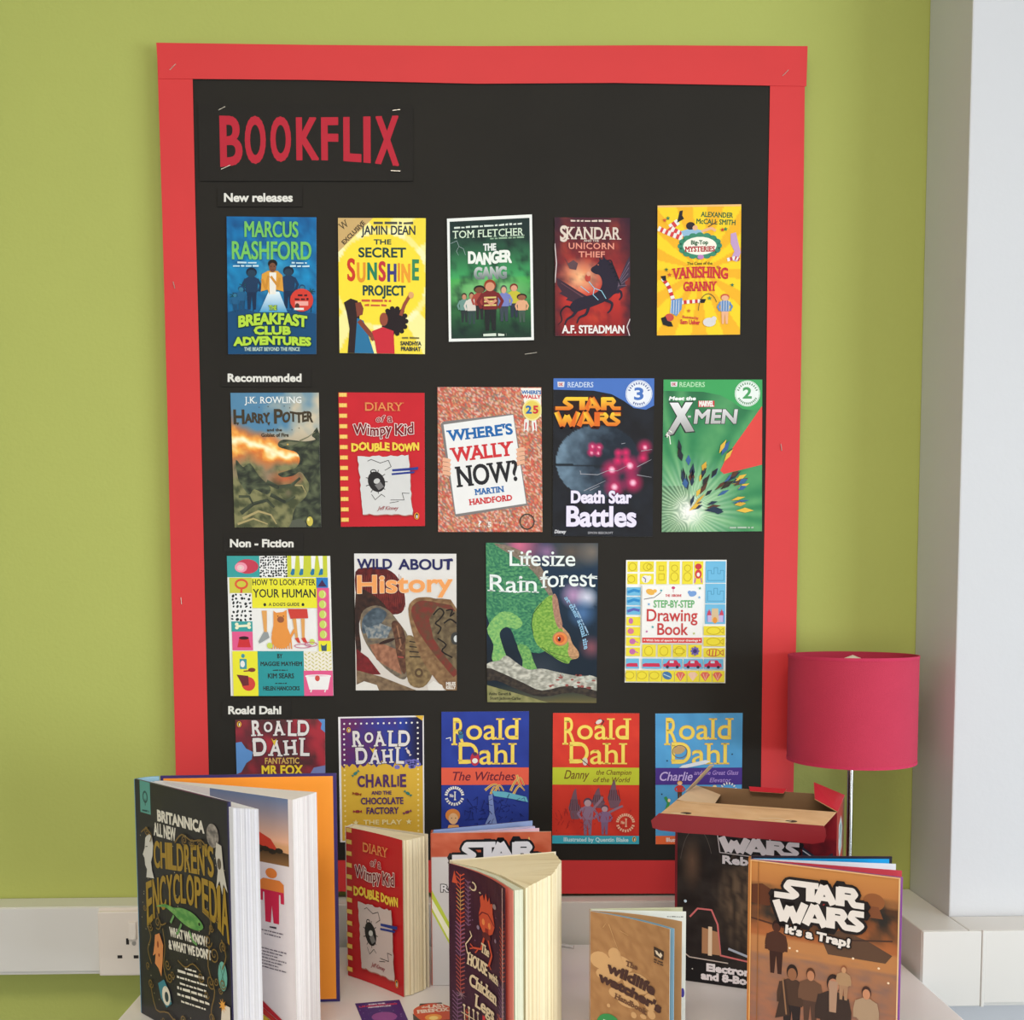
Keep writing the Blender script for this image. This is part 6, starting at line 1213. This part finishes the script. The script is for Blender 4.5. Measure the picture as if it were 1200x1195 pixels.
# ------------------------------------------------------------------ the opened carton
H = .235; zt = T0+H
A = Vector((.2378, -.2001)); B = Vector((.4208, -.2794)); U = (B-A).normalized(); P_ = Vector((-U.y, U.x)); DP = .115
C1 = B+P_*DP; D1 = A+P_*DP; bx = empty('opened_box', (A.x, A.y, TZ), 'red and black printed cardboard box with torn open top flaps, before the lamp', 'box')
RD_ = (150, 30, 40); TAN = (214, 170, 120); BRN = (150, 116, 84)
def art_carton():
    a = Art(0, 0, 200, 235); K = (34, 28, 28)
    def f(x, y):
        if y < 34: return (136, 28, 38)
        c = mixc(K, (50, 44, 42), .5+nz(x, y, .05))
        d = math.hypot((x-88)/32, (y-120)/66)
        c = mixc(c, mixc((104, 84, 66), (52, 42, 36), .5+1.6*nz(x*2.2, y*.5, .12, 3)), max(0, 1.3-d)*1.4)
        d2 = math.hypot((x-22)/16, (y-78)/40); c = mixc(c, (112, 84, 66), max(0, 1-d2))
        if x > 155 and y < 80: c = mixc((122, 28, 38), (90, 24, 34), .5+nz(x, y, .1))
        return c
    a.bg(f, 44, 52); a.R(0, 0, 3, 235, (120, 30, 40))
    a.O(28, 96, 22, 62, .8, (92, 80, 76), a0=200, a1=330)
    a.L([(20, 150), (30, 138), (48, 138), (56, 156), (60, 196), (116, 202), (200, 206)], 2.2, (206, 110, 110)); a.P([(36, 162), (56, 166), (60, 196), (36, 196)], (176, 128, 92)); a.R(44, 160, 49, 198, (226, 200, 170)); a.L([(70, 186), (104, 196), (112, 192)], 3, (170, 176, 190)); [a.E(x, y, 2, 2, (200, 220, 236), n=8) for x, y in ((14, 130), (104, 118), (100, 152), (118, 160))]
    a.P([(0, 200), (30, 204), (80, 214), (200, 216), (200, 235), (0, 235)], (26, 24, 26)); a.L([(10, 196), (20, 203), (70, 205)], 1.5, (196, 180, 170))
    W_ = (232, 224, 226)
    logo(a, 58, 22, 98, 38, W_, (30, 26, 30), 6, fat=1.15); logo(a, 58, 22, 98, 38, W_, fat=1.15); a.L([(54, 34), (58, 62), (150, 66), (162, 58)], 1.2, (200, 190, 190))
    a.T('Rebels', 62, 75.5, 54, 9.5, W_, b=1.4, ol=((20, 20, 24), 1.4)); a.T('Electronic', 43, 218, 66, 9, W_, b=1.5); a.T('and 8-Book', 36, 229.5, 74, 9, W_, b=1.5)
    for x, y in ((12, 208), (24, 218), (8, 226)): a.E(x, y, .9, .9, WH, n=6)
    a.P([(160, 46), (182, 60), (196, 50), (196, 66), (160, 70)], (40, 50, 66)); a.L([(160, 50), (182, 64), (196, 56)], 1.2, (200, 206, 214))
    return a
def wallp(p, q_, z0=T0, z1=None, out=1): return (tuple(p), tuple(q_), z0, z1 or zt)
art_carton().build('front_panel', platemap(A, B, T0, zt), M['gloss'], bx, thick=.0008, back=BRN, edge=TAN)
a = Art(0, 0, 115, 235); a.bg(lambda x, y: mixc((182, 44, 52), (160, 36, 44), .5+nz(x, y, .05)), 6, 10); a.P([(30, 22), (62, 16), (84, 34), (80, 60), (46, 66), (28, 50)], (190, 206, 206)); a.L([(36, 40), (60, 26), (74, 44), (52, 58)], 5, (80, 110, 120)); a.R(40, 90, 60, 160, (170, 160, 80)); a.R(88, 0, 115, 235, (110, 70, 50))
a.build('side_panel', platemap(B, C1, T0, zt), M['gloss'], bx, thick=.0008, back=BRN, edge=TAN)
a = Art(0, 0, 100, 235); a.bg(RD_); a.build('side_panel', platemap(D1, A, T0, zt), M['gloss'], bx, thick=.0008, back=BRN, edge=TAN)
a = Art(0, 0, 200, 235); a.bg((90, 24, 32)); a.build('back_panel', platemap(C1, D1, T0, zt), M['gloss'], bx, thick=.0008, back=BRN, edge=TAN)
a = Art(0, 0, 10, 10); a.bg(BRN)
a.build('bottom_panel', quadmap(*[Vector((p.x, p.y, T0+.0012)) for p in (D1, C1, B, A)]), M['kraft'], bx, thick=.0008, back=RD_)
def flap(name, pts, inner, outer, m=None, art=None):
    """pts TL, TR, BR, BL of the side that shows"""
    f = art or Art(0, 0, 10, 10)
    if art is None: f.bg(inner)
    return f.build(name, quadmap(*[Vector(p) for p in pts]), m or M['kraft'], bx, thick=.0009, back=outer, edge=TAN)
def P3(p, z): return Vector((p.x, p.y, z))
LL = .062; Fl = A-P_*LL-U*.004; Fr = B-P_*LL-U*.010; zf = zt-.004
hA = A+U*.001-P_*.0004; hB = B-U*.001-P_*.0004
lid = Art(0, 0, 200, 62); lid.bg(lambda x, y: mixc((232, 192, 146), (222, 178, 130), .5+nz(x, y, .05)), 20, 8)
for x in (30, 160): lid.E(x, 54, 7, 5, (70, 50, 38)); lid.E(x-9, 57, 10, 1.6, (236, 214, 176))
lid.L([(120, 52), (140, 46), (160, 52)], 1.2, (240, 222, 190)); lid.L([(14, 8), (60, 12), (180, 9)], .6, (176, 134, 92))
flap('lid_flap', (P3(hA, zt+.0006), P3(hB, zt+.0006), P3(Fr, zf), P3(Fl, zf)), TAN, RD_, art=lid)
# hanging tuck edge with rounded ends
bm = bmesh.new(); L_ = (Fr-Fl).length; prof = [(0, 0), (L_, 0), (L_+.006, -.012), (L_+.0055, -.0215), (L_-.006, -.0225)]; prof = [(-.002, 0)]+[(L_*k/6, 0) for k in range(7)]+[(L_+.002, -.004), (L_+.003, -.012), (L_+.001, -.019), (L_-.012, -.0225)]+[(L_*k/6., -.0215-.0008*(k % 2)) for k in range(4, -1, -1)]+[(-.010, -.019), (-.012, -.010)]
ff = [bm.verts.new((Fl.x+U.x*s-P_.x*.0008, Fl.y+U.y*s-P_.y*.0008, zf+z)) for s, z in prof]; gg = [bm.verts.new((v.co.x+P_.x*.0009, v.co.y+P_.y*.0009, v.co.z)) for v in ff]
bm.faces.new(ff); bm.faces.new(gg[::-1]); [bm.faces.new((ff[i], ff[(i+1) % len(ff)], gg[(i+1) % len(ff)], gg[i])) for i in range(len(ff))]
M['maroon'] = mat('maroon_printed_card', (142, 28, 38), .4, .08, 80, .03, 20)
M['redcard'] = mat('red_printed_card', (206, 48, 62), .4, .08, 80, .03, 20)
from_bm('tuck_flap', bm, M['maroon'], bx)
# right-hand dust flap, bent up and in
hB2 = B+P_*.001+U*.0006; hC = C1-P_*.002+U*.0006
a = Art(0, 0, 100, 60); a.bg((208, 50, 64), 1, 1); a.L([(30, 14), (70, 22)], 1.2, (236, 120, 120))
flap('dust_flap', (P3(hC-U*.040+P_*.004, zt+.015), P3(hC, zt+.001), P3(hB2, zt+.001), P3(hB2-U*.030+P_*.030, zt+.009)), (208, 50, 64), TAN, art=a, m=M['gloss'])
# left-hand dust flap: folded in, torn upright scrap
hA2 = A+P_*.004+U*.001; hD = D1-P_*.002+U*.001
flap('dust_flap', (P3(hD+U*.002, zt+.001), P3(hD+U*.036, zt-.010), P3(hA2+U*.040+P_*.03, zt-.012), P3(hA2, zt+.0012)), (226, 196, 158), RD_)
flap('torn_scrap', (P3(hD+U*.020, zt+.030), P3(hD+U*.026, zt+.031), P3(hD+U*.004-P_*.02, zt+.004), P3(hD-P_*.06, zt+.003)), (196, 176, 150), (176, 156, 130))
a = Art(0, 0, 10, 10); a.bg((206, 44, 58))
m0 = D1+U*.075-P_*.001; m1 = D1+U*.125-P_*.001
a.build('tab', quadmap(P3(m0, zt+.004), P3(m1, zt+.004), P3(m1-P_*.008-U*.003, zt-.001), P3(m0-P_*.008+U*.003, zt-.001)), M['gloss'], bx, thick=.0008, back=TAN)

# ------------------------------------------------------------------ cards lying on the table
def card(name, label, art, TL, TR, BR, BL, th=.0006):
    zz = TZ+th+.0003
    o = art.build(name, quadmap(*[Vector((p[0], p[1], zz)) for p in (TL, TR, BR, BL)]), M['gloss'], thick=th)
    return props(o, label, 'card')
a = Art(108, 960, 355, 1290); a.bg((74, 46, 118)); a.T('JOIN THE', 176, 997, 92, 14, (226, 220, 236), b=2.4); a.T('UNEXPECTED', 124, 1018, 208, 17, (206, 60, 96), b=3); a.T('ADVENTURE', 168, 1034, 126, 13, (226, 220, 236), b=2.4)
rnd = random.Random(4); a.nl(); [a.E(rnd.uniform(115, 350), rnd.uniform(965, 1280), rnd.uniform(1, 3), rnd.uniform(1, 3), (190, 180, 220), n=6, nl=False) for _ in range(40)]
a.E(235, 1160, 70, 60, (150, 80, 150)); a.T('JOIN', 190, 1175, 90, 30, (236, 220, 240), b=4) if False else None
p0, p1, p2, p3 = [Vector(v2(Gz(x, y, TZ))) for x, y in ((416, 1176.5), (468, 1172), (480, 1200), (424, 1196))]
dl = (p3-p0).normalized()*.08; dr = (p2-p1).normalized()*.08
card('bookmark_card', 'small purple card with white and pink capitals lying in front of the red paperback', a, p0, p1, p1+dr, p0+dl)
def art_flame():
    a = Art(0, 0, 100, 130); a.bg((72, 66, 66)); a.E(52, 44, 50, 42, (214, 84, 54), n=30); a.R(2, 40, 102, 110, (214, 84, 54)); a.P([(0, 60), (0, 130), (40, 130), (14, 96)], (72, 66, 66))
    W_ = (244, 222, 206); a.T('the', 24, 30, 18, 10, W_, b=1, rot=-8); a.T('LAST', 42, 34, 48, 20, W_, b=2, serif=True, rot=-4); a.T('FIREFOX', 12, 62, 84, 20, W_, b=2, serif=True, rot=-4)
    a.E(52, 92, 22, 20, (240, 160, 70)); a.E(52, 96, 12, 12, (250, 214, 130)); return a
zz = TZ+.001
c0 = Vector((-.0985, -.2745)); ux = Vector((.994, .11)).normalized(); uy = Vector((ux.y, -ux.x))
def cardmap(u, v, d):
    # rounded upper corners: the outline narrows near the top
    r = .34; w = 1.0
    if v < r: w = 1-.42*(1-math.sqrt(max(0, 1-((r-v)/r)**2)))
    s = .5+(u-.5)*w; p = c0+ux*.046*s+uy*.062*v
    return Vector((p.x, p.y, zz+d))
fa = art_flame()
o = fa.build('bookmark_card', cardmap, M['gloss'], thick=.0006, n=1, nv=12, dz=3e-5, sub=None); props(o, 'orange and grey round-topped card lying left of the plum paperback', 'card')
tube_o = tube('cable', [(.02, -.0665, TZ+.0026), (.06, -.0668, TZ+.0026), (.085, -.068, TZ+.0026), (.102, -.073, TZ+.0026), (.116, -.081, TZ+.0026)], .0022, M['cable'])
props(tube_o, 'short white cable lying on the table at the foot of the trunking', 'cable')

# ------------------------------------------------------------------ the lamp
LX, LY, LR = .4985, -.105, .0858
zt_ = Wy(999, 771.5, LY-LR).z; zb_ = Wy(999, 903, LY-LR).z
lp = empty('table_lamp', (LX, LY, TZ), 'raspberry drum-shaded table lamp with a slim chrome stem, behind the opened box', 'lamp')
lathe('base', [(0.0001, 0), (.040, 0), (.0425, .002), (.042, .006), (.036, .009), (.008, .013), (.0045, .018), (.0001, .018)], (LX, LY, T0), M['chrome'], lp)
lathe('stem', [(.0001, 0), (.0042, 0), (.0042, zb_-TZ+.045), (.0001, zb_-TZ+.045)], (LX, LY, T0+.016), M['chrome'], lp, 24)
lathe('bulb_holder', [(.0001, 0), (.014, 0), (.014, .035), (.0001, .035)], (LX, LY, zb_+.055), M['pvc'], lp, 24)
lathe('bulb', [(.0001, 0), (.012, 0), (.024, .022), (.026, .034), (.020, .048), (.0001, .056)], (LX, LY, zb_+.090-.0), M['plate'], lp, 24)
sh = lathe('shade', [(LR, zb_), (LR, zt_), (LR-.0012, zt_), (LR-.0012, zb_)], (LX, LY, 0), M['shade'], lp, 96, closed=True)
M['trim'] = mat('lampshade_hem', (196, 44, 82), .85, .3, 900, .04, 25)
for nm, z in (('lower_hem', zb_), ('upper_hem', zt_-.004)): lathe(nm, [(LR+.0005, z), (LR+.0005, z+.004), (LR, z+.004), (LR, z)], (LX, LY, 0), M['trim'], lp, 96, closed=True)
bm = bmesh.new()
for k in range(3):
    t = R(30+120*k); d = Vector((math.cos(t), math.sin(t), 0)); n = Vector((-d.y, d.x, 0))*.0012
    a0 = Vector((LX, LY, zb_+.088))+d*.012; a1 = Vector((LX, LY, zb_+.088))+d*(LR-.001)
    vs = [bm.verts.new(p) for p in (a0+n, a1+n, a1-n, a0-n)]; ws = [bm.verts.new(v.co+Vector((0, 0, .0016))) for v in vs]
    bm.faces.new(vs[::-1]); bm.faces.new(ws); [bm.faces.new((vs[i], vs[(i+1) % 4], ws[(i+1) % 4], ws[i])) for i in range(4)]
from_bm('shade_carrier', bm, M['chrome'], lp)
